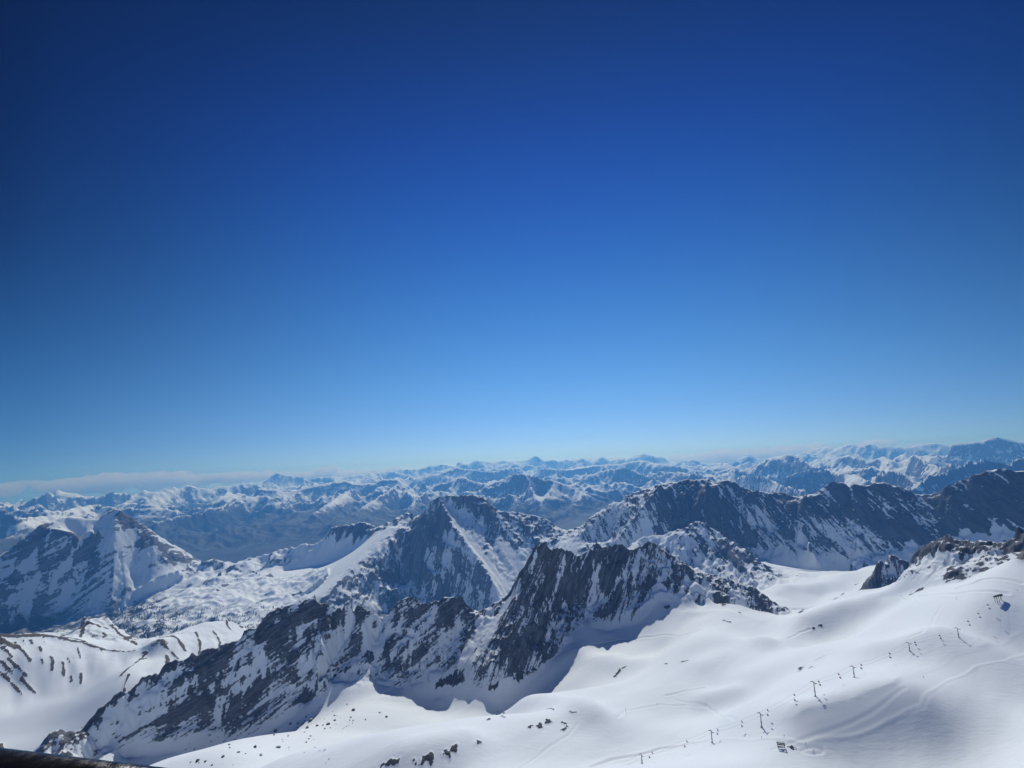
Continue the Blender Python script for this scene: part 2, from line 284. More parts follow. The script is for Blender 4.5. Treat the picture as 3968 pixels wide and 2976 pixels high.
# ------------------------------------------------------------------ harmonic surface through those lines (log-polar, conformal)
DC = 0.0036
AZ0, AZ1 = RAD(-50), RAD(50)
LR0, LR1 = math.log(540), math.log(52500)
NC = int((AZ1 - AZ0) / DC) + 1
NR = int((LR1 - LR0) / DC) + 1
def raster():
    zs = np.zeros(NR * NC); rs = np.zeros(NR * NC); w = np.zeros(NR * NC)
    lab = np.full(NR * NC, -1, dtype=np.int32)
    for reg, rough, p in LINES:
        for a, b in zip(p[:-1], p[1:]):
            n = int(max(abs(a[0] - b[0]), abs(a[1] - b[1])) / DC * 2) + 2
            t = np.linspace(0, 1, n)[:, None]
            q = a * (1 - t) + b * t
            c = np.round((q[:, 0] - AZ0) / DC).astype(int)
            r = np.round((q[:, 1] - LR0) / DC).astype(int)
            ok = (c >= 0) & (c < NC) & (r >= 0) & (r < NR)
            i = (r * NC + c)[ok]
            np.add.at(zs, i, q[ok, 2]); np.add.at(rs, i, rough); np.add.at(w, i, 1.0)
            lab[i] = reg
    m = w > 0
    zs[m] /= w[m]; rs[m] /= w[m]
    return zs.reshape(NR, NC), rs.reshape(NR, NC), m.reshape(NR, NC), lab.reshape(NR, NC)
def relax(z, fix, val, n):
    for _ in range(n):
        p = np.pad(z, 1, mode='edge')
        z = 0.25 * (p[:-2, 1:-1] + p[2:, 1:-1] + p[1:-1, :-2] + p[1:-1, 2:])
        z = np.where(fix, val, z)
    return z
def harmonic(val, fix):
    pyr = [(val, fix)]
    while min(pyr[-1][0].shape) > 12:
        v, f = pyr[-1]
        h, w = (v.shape[0] + 1) // 2 * 2, (v.shape[1] + 1) // 2 * 2
        vv = np.zeros((h, w)); ff = np.zeros((h, w))
        vv[:v.shape[0], :v.shape[1]] = v * f; ff[:v.shape[0], :v.shape[1]] = f
        vs = vv.reshape(h // 2, 2, w // 2, 2).sum((1, 3)); fs = ff.reshape(h // 2, 2, w // 2, 2).sum((1, 3))
        pyr.append((np.where(fs > 0, vs / np.maximum(fs, 1), 0), fs > 0))
    v, f = pyr[-1]
    z = np.full(v.shape, v[f].mean()); z = relax(z, f, v, 300)
    for v, f in pyr[-2::-1]:
        z = np.repeat(np.repeat(z, 2, 0), 2, 1)[:v.shape[0], :v.shape[1]]
        z = relax(np.where(f, v, z), f, v, 70 if v.shape[0] < 500 else 45)
    return z
zc, rc, fixm, lab = raster()
Zc = harmonic(zc, fixm)
Rc = harmonic(rc, fixm)
def blur(a, n, it=3):
    for _ in range(it):
        for ax in (0, 1):
            p = np.pad(a, [(n + 1, n) if k == ax else (0, 0) for k in (0, 1)], mode='edge').cumsum(ax)
            a = (np.take(p, range(2 * n + 1, p.shape[ax]), ax) - np.take(p, range(0, p.shape[ax] - 2 * n - 1), ax)) / (2 * n + 1)
    return a
Rc = np.clip(Rc, 0, 1)
soft = np.clip(1 - blur(Rc, 2, 1) / 0.3, 0, 1)
soft *= (np.exp(LR0 + DC * np.arange(NR)) < 5000)[:, None]
Zb = blur(Zc, 6)
Zc = Zc * (1 - soft) + Zb * soft
# nearest surveyed line decides which piece of the setting a cell belongs to (jump flooding)
ri, ci = np.indices((NR, NC))
best = np.where(fixm, 0.0, 1e12); br = np.where(fixm, ri, -9999); bc = np.where(fixm, ci, -9999); bl = lab.copy()
st = 512
while st >= 1:
    for dr in (-st, 0, st):
        for dc in (-st, 0, st):
            if dr == 0 and dc == 0: continue
            r0, r1 = max(0, dr), NR + min(0, dr); c0, c1 = max(0, dc), NC + min(0, dc)
            if r1 <= r0 or c1 <= c0: continue
            src = (slice(r0 - dr, r1 - dr), slice(c0 - dc, c1 - dc)); dst = (slice(r0, r1), slice(c0, c1))
            d = (ri[dst] - br[src]) ** 2.0 + (ci[dst] - bc[src]) ** 2.0
            d = np.where(bl[src] >= 0, d, 1e12)
            k = d < best[dst]
            best[dst] = np.where(k, d, best[dst]); br[dst] = np.where(k, br[src], br[dst]); bc[dst] = np.where(k, bc[src], bc[dst]); bl[dst] = np.where(k, bl[src], bl[dst])
    st //= 2
Dc = np.sqrt(best)
print('harmonic', round(time.time() - T0, 1))

# ------------------------------------------------------------------ final grid
DA = (AZ1 - AZ0) / 899
azs = np.linspace(AZ0, AZ1, 900)
segs = [(545, 1650, 3.0), (1650, 2100, 1.3), (2100, 2450, 4), (2450, 3400, 2.5), (3400, 4000, 4), (4000, 5000, 2.2), (5000, 6700, 1.6), (6700, 9000, 2.1), (9000, 14000, 6), (14000, 47000, 2.9), (47000, 52000, 10)]
lrs = []
for a, b, s in segs:
    n = int(math.log(b / a) / (s * 1e-3))
    lrs += list(np.linspace(math.log(a), math.log(b), n, endpoint=False))
lrs = np.array(lrs)
M, N = len(lrs), 900
R = np.exp(lrs)
def samp(a, order=1):
    fr = np.clip((lrs - LR0) / DC, 0, NR - 1.001); fc = np.clip((azs - AZ0) / DC, 0, NC - 1.001)
    r0 = fr.astype(int); c0 = fc.astype(int); tr = (fr - r0)[:, None]; tc = (fc - c0)[None, :]
    if order == 0:
        return a[np.round(fr).astype(int)][:, np.round(fc).astype(int)]
    A = a[r0]; B = a[r0 + 1]
    return (A[:, c0] * (1 - tc) + A[:, c0 + 1] * tc) * (1 - tr) + (B[:, c0] * (1 - tc) + B[:, c0 + 1] * tc) * tr
Z = samp(Zc); RO = samp(blur(Rc, 1, 1)); D = samp(Dc); LB = samp(bl, 0)
RR = R[:, None] * np.ones((1, N))
X = RR * np.sin(azs)[None, :]; Y = RR * np.cos(azs)[None, :]
cell = RR * 2.0e-3

def hsh(i, j, s):
    h = (i.astype(np.int64) * 374761393 + j.astype(np.int64) * 668265263 + s * 974711) & 0xffffffff
    h = ((h ^ (h >> 13)) * 1274126177) & 0xffffffff
    return ((h ^ (h >> 16)) & 0xffff).astype(np.float32) / 65535.0
def vnoise(x, y, s):
    """gradient noise, about -1..1"""
    xi = np.floor(x); yi = np.floor(y); fx = (x - xi).astype(np.float32); fy = (y - yi).astype(np.float32)
    xi = xi.astype(np.int64); yi = yi.astype(np.int64)
    ux = fx * fx * fx * (fx * (fx * 6 - 15) + 10); uy = fy * fy * fy * (fy * (fy * 6 - 15) + 10)
    def g(dx, dy):
        a = hsh(xi + dx, yi + dy, s) * 6.2831853
        return np.cos(a) * (fx - dx) + np.sin(a) * (fy - dy)
    a, b, c, d = g(0, 0), g(1, 0), g(0, 1), g(1, 1)
    return 1.5 * ((a * (1 - ux) + b * ux) * (1 - uy) + (c * (1 - ux) + d * ux) * uy)
def octave(x, y, lam, s, rows=None):
    """noise of wavelength lam where the mesh can carry it"""
    ok = np.where(R * 2.0e-3 * 2.2 < lam)[0]
    out = np.zeros(x.shape, np.float32)
    if rows is not None:
        ok = ok[(R[ok] >= rows[0]) & (R[ok] <= rows[1])]
    if len(ok) == 0: return out
    sl = slice(ok[0], ok[-1] + 1)
    out[sl] = vnoise(x[sl] / lam, y[sl] / lam, s)
    fade = np.clip((lam / (R[sl] * 2.0e-3) - 2.2) / 1.5, 0, 1)[:, None]
    return out * 1.0 if False else np.concatenate([out[:sl.start], out[sl] * fade, out[sl.stop:]])

# distant relief: only carves down from the surveyed crests, so skylines keep their height
far = np.clip((RR - 14000) / 2500, 0, 1) * np.clip(D / 6, 0, 1)
wx = X + 1400 * octave(X, Y, 6000, 3, (9000, 99999)); wy = Y + 1400 * octave(X, Y, 6000, 4, (9000, 99999))
rid = np.zeros_like(Z); amp = 1.0; tot = 0
for k, lam in enumerate((5200, 2600, 1300, 650, 325, 165)):
    n = octave(wx, wy, lam, 20 + k, (9000, 99999))
    rid += amp * (1 - np.minimum(np.abs(n) * 2.0, 1.2)); tot += amp; amp *= 0.55
rid /= tot
Z -= far * (1 - rid) * 1600 * np.clip((Z - 900) / 1400, 0.15, 1)
# mid-distance rock relief: gullies running down the faces, then broken rock
AZG = np.arctan2(X, Y)
band = np.zeros_like(Z)
for (ra, rb, rref, lams, am) in ((3900, 14000, 6500, (620, 260, 110), 0.12), (1600, 3900, 1900, (75, 34), 0.13)):
    win = ((RR >= ra) & (RR < rb)) * np.clip((RO - 0.25) / 0.45, 0, 1)
    lat = AZG * rref; radl = RR * 0.45
    for k, lam in enumerate(lams):
        n = octave(lat + 1.5 * lam * octave(X, Y, lam * 2.0, 30 + k, (ra, rb)) + (0.25 if ra < 3900 else 0.6 * octave(X, Y, 2600, 29, (ra, rb))) * radl, radl / 1.6, lam, 33 + k, (ra, rb))
        Z += win * am * lam * (0.5 - 1.9 * np.abs(n)) * (np.clip(D / 7, 0.12, 1) if lam > 60 else 1)
        band += win * (0.6 if k else 0.9) * (0.4 - np.abs(n) * 1.6)
for (ra, rb, lams, am) in ((3900, 14000, (420, 210, 105, 55, 28), 0.15), (1600, 3900, (110, 55, 27, 14, 9), 0.19)):
    win = ((RR >= ra) & (RR < rb)) * np.clip((RO - 0.15) / 0.6, 0, 1)
    for k, lam in enumerate(lams):
        n = octave(X + 0.3 * Z, Y + 0.5 * Z, lam, 40 + k + int(ra) % 7, (ra, rb))
        Z += win * am * lam * (0.55 * (0.45 - np.abs(n) * 1.9) + 0.45 * n) * (0.5 if k == 0 else 1) * (1.25 if k > 2 else 1) * (np.clip(D / 6, 0.2, 1) if k < 2 else 1)
print('noise', round(time.time() - T0, 1))

# ------------------------------------------------------------------ running water and avalanches: stream-power carving
drow = np.diff(R)
def erode(Z, K, iters, r0, r1):
    i0, i1 = np.searchsorted(R, (r0, r1))
    z = Z[i0:i1].copy(); kk = K[i0:i1]
    m = i1 - i0
    idx = np.arange(m * N).reshape(m, N)
    lat = (R[i0:i1] * DA)[:, None]
    dn = np.zeros((m, 1)); dn[:-1, 0] = drow[i0:i1 - 1] if m - 1 <= len(drow[i0:i1 - 1]) else 0
    dp = np.zeros((m, 1)); dp[1:, 0] = dn[:-1, 0]
    area = np.ones((m, N))
    for it in range(iters):
        zj = z + rng.random(z.shape) * 0.02 * lat
        bs = np.full((m, N), 1e-9); rec = idx.copy(); dist = np.ones((m, N))
        for dr in (-1, 0, 1):
            for dc in (-1, 0, 1):
                if dr == 0 and dc == 0: continue
                d0, d1 = max(0, -dr), m - max(0, dr); c0, c1 = max(0, -dc), N - max(0, dc)
                dst = (slice(d0, d1), slice(c0, c1)); src = (slice(d0 + dr, d1 + dr), slice(c0 + dc, c1 + dc))
                rr = (dn if dr > 0 else dp)[d0:d1] if dr else 0.0
                ds = np.sqrt((lat[d0:d1] * dc) ** 2 + rr ** 2) * np.ones((d1 - d0, c1 - c0))
                sl = (zj[dst] - zj[src]) / ds
                k = sl > bs[dst]
                bs[dst] = np.where(k, sl, bs[dst]); rec[dst] = np.where(k, idx[src], rec[dst]); dist[dst] = np.where(k, ds, dist[dst])
        rec = rec.ravel(); ptr = rec.copy(); acc = np.ones(m * N)
        root = ptr == np.arange(m * N)
        # flow accumulation by pointer jumping
        p2 = np.where(root, m * N, ptr)
        p2 = np.append(p2, m * N); a = np.append(acc, 0.0)
        for _ in range(11):
            a = a + np.bincount(p2, weights=np.append(a[:-1], 0), minlength=m * N + 1) * (np.arange(m * N + 1) < m * N)
            p2 = p2[p2]
            if (p2 == m * N).all(): break
        ac = a[:-1].reshape(m, N)
        Fm = kk * np.sqrt(ac) * (lat / dist)
        b = (Fm / (1 + Fm)).ravel(); b[root] = 0
        A = (z / (1 + Fm)).ravel(); A[root] = z.ravel()[root]
        p = rec.copy()
        for _ in range(11):
            A = A + b * A[p]; b = b * b[p]; p = p[p]
        z = (A + b * z.ravel()[p]).reshape(m, N)
    Z[i0:i1] = z
    return Z
K = 0.035 * RO * np.clip(D / 2.0, 0.25, 1)
Z = erode(Z, K * 0.8, 5, 13500, 51000)
Z = erode(Z, K * 0.8, 6, 3950, 11000)
Z = erode(Z, K * 0.8, 5, 1640, 2500)
# put the surveyed crests and spurs back to their measured heights after the carving
def resurvey(Z, keep):
    fr = np.clip(np.interp(LR0 + DC * np.arange(NR), lrs, np.arange(M)), 0, M - 1.001); fc = (AZ0 + DC * np.arange(NC) - AZ0) / DA
    r0 = fr.astype(int); c0 = np.minimum(fc.astype(int), N - 2); tr = (fr - r0)[:, None]; tc = (fc - c0)[None, :]
    zz = (Z[r0][:, c0] * (1 - tc) + Z[r0][:, c0 + 1] * tc) * (1 - tr) + (Z[r0 + 1][:, c0] * (1 - tc) + Z[r0 + 1][:, c0 + 1] * tc) * tr
    m = (fixm & (rc >= 0.75)).astype(float)
    res = np.clip(zc - zz, -80, 400) * m
    num = np.zeros_like(res); den = np.zeros_like(res)
    for n, w in ((1, 1.0), (3, 0.25), (6, 0.08)):
        num += w * blur(res, n, 2); den += w * blur(m, n, 2)
    f = num / np.maximum(den, 1e-9) * np.clip(den / np.maximum(blur(m, 2, 1), 1e-9) * 0 + np.clip(blur(m, 4, 2) * 9, 0, 1), 0, 1)
    return Z + keep * samp(f)
Z = resurvey(Z, 0.9)
Z = resurvey(Z, 0.6)
cj = (RR > 13500) * np.clip(1.4 - D / 4, 0, 1)
Z += cj * (45 * octave(X, Y, 320, 161, (13000, 60000)) + 32 * octave(X, Y, 160, 162, (13000, 60000)))
print('erosion', round(time.time() - T0, 1))

# ------------------------------------------------------------------ tilted rock beds on the near ridges (broken ledges, snow-filled gullies between)
def bed_normal(alpha, face):
    a, f = RAD(alpha), RAD(face)
    Ld = Vector((math.cos(a), math.sin(a) * math.cos(f), math.sin(a) * math.sin(f)))
    Nf = Vector((0, -math.sin(f), math.cos(f)))
    return Ld.cross(Nf).normalized(), Ld
BED_L, BED_R = bed_normal(40, 52), bed_normal(63, 55)
def beds(bn, big, win):
    n, Ld = bn
    b = n.x * X + n.y * Y + n.z * Z; q = Ld.x * X + Ld.y * Y + Ld.z * Z
    b = b + 14 * octave(X, Y, 160, 90, (1500, 2600)) + 4 * octave(X, Y, 40, 91, (1500, 2600))
    h = np.zeros_like(Z); m = np.zeros_like(Z)
    for k, (lb, am) in enumerate(((big, 0.16), (big * 0.45, 0.15), (17, 0.14), (9, 0.12))):
        w = octave(b, q / 5.5, lb, 95 + k, (1500, 2600))
        h += am * lb * w; m += (0.55 if k < 2 else 0.4) * w
    return h * win, m * win
rgh = np.clip((RO - 0.5) / 0.3, 0, 1)
for (ra, rb, lam, am) in ((1600, 3400, 26, 6.0), (1600, 3400, 11, 3.0), (3900, 9500, 60, 9), (3900, 9500, 30, 5)):
    n = octave(X + .3 * Z, Y + .3 * Z, lam, 131 + lam, (ra, rb))
    Z += rgh * am * (n + 0.6 - 1.2 * np.abs(n))
cg = (LB == region('crag')) * 1.0
Z += blur(cg, 2, 1) * (14 * octave(X, Y, 70, 151, (2200, 3000)) + 9 * octave(X, Y, 32, 152, (2200, 3000)) - 6)
azd = np.degrees(np.arctan2(X, Y))
near = ((RR > 1640) & (RR < 2150)) * np.clip((RO - 0.3) / 0.4, 0, 1)
wl_ = np.clip((-3 - azd) / 3, 0, 1)
wr_ = np.clip((azd + 3) / 3, 0, 1) * np.clip((28 - azd) / 5, 0, 1)
h1, m1 = beds(BED_L, 85, near * wl_)
h2, m2 = beds(BED_R, 60, near * wr_ * np.clip((18 - azd) / 8, 0.2, 1))
Z += h1 + h2
band += 2.0 * m1 + 2.2 * m2

# ------------------------------------------------------------------ snow: drifts, rolls and fluted avalanche slopes
sn = np.clip(1 - RO / 0.35, 0, 1)
ck = X * 0.75 + Y * 0.66; cl = -X * 0.66 + Y * 0.75
w1 = X + 60 * octave(X, Y, 300, 61); w2 = Y + 60 * octave(X, Y, 300, 62)
nearsn = sn * (RR < 4600)
Z += nearsn * (14 * octave(ck * .7, cl, 620, 60) + 72 * octave(ck * 0.6 + 40 * octave(X, Y, 300, 61), cl, 330, 63) + 28 * octave(ck * 0.55, cl + 0.2 * w1, 170, 64) + 3.2 * octave(ck * 0.5, cl, 75, 65)) * np.clip((RR - 500) / 400, 0.3, 1)
Z += nearsn * (RR < 2300) * (0.5 * octave(ck * 0.35, cl, 28, 66) + 0.22 * octave(ck * 0.3, cl, 13, 67))
bw = (LB == region('bowl')) * np.clip((RR - 2400) / 150, 0, 1) * np.clip((3000 - RR) / 250, 0, 1)
fl = vnoise(azd * 0.72 + RR * 0.0012, RR / 330, 68) + 0.5 * vnoise(azd * 1.6 + RR * 0.0012, RR / 200, 69)
Z += bw * np.clip((RR - 2600) / 200, 0, 1) * 8 * fl
pl = (LB == region('plateau')) * ((RR > 5300) & (RR < 8400))
for lam, am in ((520, 26), (260, 20), (130, 13), (65, 6)):
    n = octave(X, Y, lam, 70 + int(lam) % 13)
    Z += pl * am * (1.2 - 2.4 * np.abs(n))

# ------------------------------------------------------------------ terrain lookup
def grid_at(az, r):
    c = min(max((az - AZ0) / DA, 0), N - 1.001); l = math.log(max(r, 546))
    i = int(np.searchsorted(lrs, l)) - 1; i = min(max(i, 0), M - 2)
    t = min(max((l - lrs[i]) / (lrs[i + 1] - lrs[i]), 0), 1); j = int(c); s = c - j
    return (Z[i, j] * (1 - s) + Z[i, j + 1] * s) * (1 - t) + (Z[i + 1, j] * (1 - s) + Z[i + 1, j + 1] * s) * t
def ground(x, y):
    return float(grid_at(math.atan2(x, y), math.hypot(x, y)))
def hit(u, v, rmin=600, rmax=60000):
    """where the sight line through a photograph pixel meets the ground"""
    az, t = ray(u, v)
    c = min(max((az - AZ0) / DA, 0), N - 1.001); j = int(c); s = c - j
    col = Z[:, j] * (1 - s) + Z[:, j + 1] * s
    d = col - (CAMZ + R * t)
    k = np.where((d > 0) & (R > rmin) & (R < rmax))[0]
    if len(k) == 0: return None
    i = k[0]; q = R[i]
    if i > 0 and d[i - 1] < 0:
        f = d[i - 1] / (d[i - 1] - d[i]); q = R[i - 1] + f * (R[i] - R[i - 1])
    return Vector((q * math.sin(az), q * math.cos(az), grid_at(az, q)))

# ------------------------------------------------------------------ groomed run and tracks cut into the snow
def path_xy(s, rmin=600):
    out = []
    for u, v in pts(s):
        h = hit(u, v, rmin)
        if h: out.append((h.x, h.y))
    return np.array(out)
def dist_path(p, x, y):
    d = np.full(x.shape, 1e9); sg = np.zeros(x.shape)
    for a, b in zip(p[:-1], p[1:]):
        e = b - a; l2 = (e ** 2).sum() + 1e-9
        t = np.clip(((x - a[0]) * e[0] + (y - a[1]) * e[1]) / l2, 0, 1)
        dx = x - a[0] - t * e[0]; dy = y - a[1] - t * e[1]
        q = np.hypot(dx, dy)
        k = q < d
        d = np.where(k, q, d); sg = np.where(k, np.sign(e[0] * dy - e[1] * dx), sg)
    return d, sg
nr = int(np.searchsorted(R, 2050)); XN, YN = X[:nr], Y[:nr]
piste_mask = np.zeros((nr, N), bool)
roll_sum = np.zeros((nr, N))
# long snow rolls: gentle behind, steeper on the side towards the summit
for s, h, w in (('2968,2515 3126,2425 3239,2375 3375,2339 3488,2298', 12, 42), ('3400,2520 3480,2512 3560,2500 3640,2470', 7, 38), ('3150,2800 3250,2780 3400,2775 3520,2800', 13, 38),
                ('3556,2791 3737,2723 3968,2633', 13, 55), ('2040,2745 2110,2738 2203,2750 2290,2775', 12, 40), ('2253,2551 2400,2580 2470,2578', 9, 40), ('2730,2720 2780,2708 2840,2695', 8, 24),
                ('2740,2590 2900,2560 2990,2530', 9, 42), ('1580,2940 1650,2920 1740,2895 1800,2880', 9, 36), ('2600,2860 2800,2800 2960,2770', 6, 50), ('3480,2690 3640,2600 3780,2540', 8, 45), ('2560,2330 2600,2400 2580,2480', 8, 40)):
    p = path_xy(s)
    if len(p) < 2: continue
    d, sg = dist_path(p, XN, YN)
    roll_sum += h * np.exp(-(d / (w * 1.15)) ** 2)
Z[:nr] += 2.0 * blur(roll_sum, 4, 2)
run = path_xy('2300,2976 2480,2920 2700,2870 2920,2845 3100,2838 3230,2800 3400,2740 3520,2685 3640,2615 3740,2560 3860,2535 3960,2490 4040,2450')
d, sg = dist_path(run, XN, YN)
PW = 15.0
dd = d * sg
Zs = blur(Z[:nr], 4, 2)
k = np.clip((PW + 6 - d) / 6, 0, 1)
Z[:nr] = Z[:nr] * (1 - k) + Zs * k
Z[:nr] += 0.9 * np.exp(-((dd + PW) / 2.0) ** 2) + 0.4 * np.exp(-((dd - PW) / 2.4) ** 2) - 0.5 * k
piste_mask = d < PW
for s, dep, wd in (('2990,2905 3050,2884 3100,2868 3200,2838 3330,2785 3420,2730 3510,2665', 0.45, 2.0),
                   ('2960,2480 3010,2478 3050,2470 3120,2455', 0, 2), ('3450,2480 3520,2470 3575,2450 3620,2390 3650,2345 3690,2335', 0.9, 2.5),
                   ('2010,2976 2120,2900 2200,2850 2240,2800', 0.6, 2.2), ('2290,2972 2370,2945 2470,2928 2560,2900 2680,2880 2740,2870', 1.6, 3),
                   ('2390,2780 2420,2755 2480,2745 2560,2730 2660,2732 2740,2740 2770,2755 2800,2778 2850,2790', 0.8, 2.6),
                   ('2620,2712 2700,2724 2740,2736', 1.0, 2.5), ('2580,2695 2650,2678 2730,2665', 1.4, 2.5), ('2130,2525 2250,2500 2400,2480 2500,2468 2600,2462 2720,2440', 0.9, 3.5),
                   ('2570,2380 2565,2420 2558,2460', 0.8, 2.5), ('3705,2280 3760,2265 3800,2248 3850,2243 3900,2246 3960,2260', 2.6, 4), ('3560,2310 3700,2304 3800,2292 3900,2300', 1.8, 5),
                   ('3490,2310 3520,2325 3540,2332', 1.2, 2.5), ('3530,2295 3535,2315 3545,2332', 1.2, 2.5), ('3158,2560 3200,2540 3240,2530', 1.3, 2.5), ('3103,2909 3120,2902 3155,2898 3185,2902 3190,2910 3180,2918 3150,2922 3120,2918 3103,2911', 0.8, 1.8), ('3052,2475 3100,2450 3140,2436', 1.3, 2.5)):
    if dep == 0: continue
    p = path_xy(s)
    if len(p) < 2: continue
    d, _ = dist_path(p, XN, YN)
    Z[:nr] -= dep * (np.exp(-(d / wd) ** 2) - 0.45 * np.exp(-((d - 2.0 * wd) / wd) ** 2))

STREAKS = [
 # brown crest and bare strips of the bowl at the left
 ('0,2458 60,2466 136,2462 190,2466 250,2476', 26, .6), ('250,2478 316,2490 384,2512 440,2522', 12, .6), ('190,2449 240,2461 316,2481 384,2508 452,2524 520,2522', 5, .5),
 ('0,2886 8,2902 16,2922', 7, .9), ('0,2470 40,2500 60,2512', 14, .6), ('120,2480 125,2500', 12, .55), ('165,2470 172,2490', 10, .55), ('90,2478 98,2496', 9, .5),
 ('0,2490 18,2510 28,2524', 6, .6), ('58,2490 80,2515 110,2550 118,2560', 7, .7), ('0,2505 20,2520 45,2545', 7, .65), ('30,2550 60,2580 90,2608 102,2617', 5, .65),
 ('0,2562 25,2585 48,2610', 6, .6), ('0,2606 30,2632 60,2662 84,2692', 6, .65), ('82,2630 105,2655 134,2686', 8, .75), ('155,2508 162,2525', 5, .6), ('195,2540 205,2560 200,2600', 5, .65),
 ('244,2565 246,2590 247,2620', 6, .65), ('262,2550 273,2570', 5, .55), ('300,2510 312,2550', 6, .55), ('312,2610 314,2650', 4, .6), ('275,2620 277,2640', 4, .6), ('160,2545 165,2570', 3, .5),
 ('392,2518 396,2528', 6, .6), ('550,2530 568,2532', 5, .6), ('540,2555 570,2552', 5, .6), ('560,2535 520,2575 480,2605 455,2635', 3, .5), ('500,2615 485,2650 470,2685', 4, .6),
 ('617,2472 640,2468 680,2470 705,2500 715,2520', 12, .7), ('630,2490 660,2520 690,2555', 7, .6), ('642,2530 650,2560 670,2568', 14, .6), ('760,2450 775,2490 800,2530', 9, .7), ('690,2455 720,2450 760,2452', 6, .5),
 ('826,2445 850,2480 880,2510', 6, .6), ('845,2405 880,2425 900,2445', 12, .6), ('905,2405 935,2432', 10, .6), ('300,2440 325,2425 310,2470', 12, .6), ('340,2412 420,2438', 9, .6), ('430,2425 470,2460 530,2500', 12, .55),
 # outcrops in the foreground snowfield
 ('1700,2655 1730,2640 1770,2625 1790,2620', 9, .75), ('1770,2645 1790,2635', 5, .5), ('2385,2620 2400,2600 2410,2590', 6, .75), ('2400,2592 2425,2583', 3, .6), ('2580,2356 2592,2352', 6, .75),
 ('3100,2588 3118,2586', 4, .7), ('3102,2590 3100,2600', 4, .7), ('3140,2588 3146,2586', 3, .6), ('3150,2436 3156,2432', 4, .7), ('3168,2424 3188,2424', 4, .7), ('3546,2296 3570,2286', 9, .7), ('3680,2245 3690,2235 3720,2240', 10, .55),
 ('2090,2815 2110,2805 2130,2790', 5, .7), ('2050,2820 2062,2815', 4, .6), ('2178,2803 2190,2806', 4, .6), ('2180,2830 2195,2818', 4, .6), ('1725,2925 1745,2912 1765,2900', 5, .75), ('1620,2960 1650,2945 1670,2940', 6, .75),
 ('1470,2972 1500,2962 1540,2955', 5, .7), ('1840,2880 1860,2874', 4, .5), ('1900,2668 1915,2662 1925,2660', 4, .6), ('2005,2620 2015,2612', 7, .6), ('2630,2570 2650,2562 2665,2560', 2.5, .7), ('2575,2573 2585,2574', 3, .6),
 ('1890,2790 1900,2785', 3, .6), ('1905,2762 1925,2760 1955,2764', 2.5, .6), ('1940,2774 1955,2780', 3, .6), ('1200,2898 1230,2896', 2.2, .6), ('1232,2912 1260,2908', 2.2, .6), ('2120,2748 2150,2752', 2, .6), ('2200,2756 2235,2762', 2, .6),
 ('2795,2325 2800,2345', 9, .7), ('2770,2310 2780,2314', 6, .6), ('2945,2340 2958,2350', 8, .65), ('2865,2372 2870,2378', 6, .6), ('2805,2405 2830,2412', 6, .55), ('3305,2270 3325,2262', 8, .6), ('3345,2262 3362,2245', 8, .7), ('3262,2306 3268,2300', 7, .7), ('3235,2322 3242,2318', 6, .6), ('3100,2376 3112,2362', 7, .65),
]
SMASK = np.zeros_like(Z)
def streaks(s, width, gain, rmin=600):
    """outcrops and bare turf strips at their surveyed places: ragged, slightly proud of the snow"""
    p = path_xy(s, rmin)
    if len(p) < 2: return
    i0, i1 = np.searchsorted(R, (np.hypot(*p.T).min() - 120, np.hypot(*p.T).max() + 120))
    x, y = X[i0:i1], Y[i0:i1]
    rm = float(np.median(np.hypot(*p.T))); bl_ = 2300 < rm < 3500
    width = max(width * 0.7, 6.6) if bl_ else width
    lam = max(width * (6 if bl_ else 1.5), 9.0, 2.6 * rm * 2e-3)
    c0 = max(0, int((math.atan2(p[:, 0].min() - 60, p[:, 1].mean()) - AZ0) / DA) - 40); c1 = min(N, int((math.atan2(p[:, 0].max() + 60, p[:, 1].mean()) - AZ0) / DA) + 40)
    x, y = x[:, c0:c1], y[:, c0:c1]
    d, _ = dist_path(p, x, y)
    rag = vnoise(x / lam, y / lam, 7) + 0.7 * vnoise(x / lam * 2.3, y / lam * 2.3, 8)
    m = gain * np.clip((1.3 - d / width + (0.45 if bl_ else 1.1) * rag) * 0.9, 0, 1) * (d < 3 * width)
    SMASK[i0:i1, c0:c1] = np.maximum(SMASK[i0:i1, c0:c1], m)
for st_ in STREAKS: streaks(*st_)
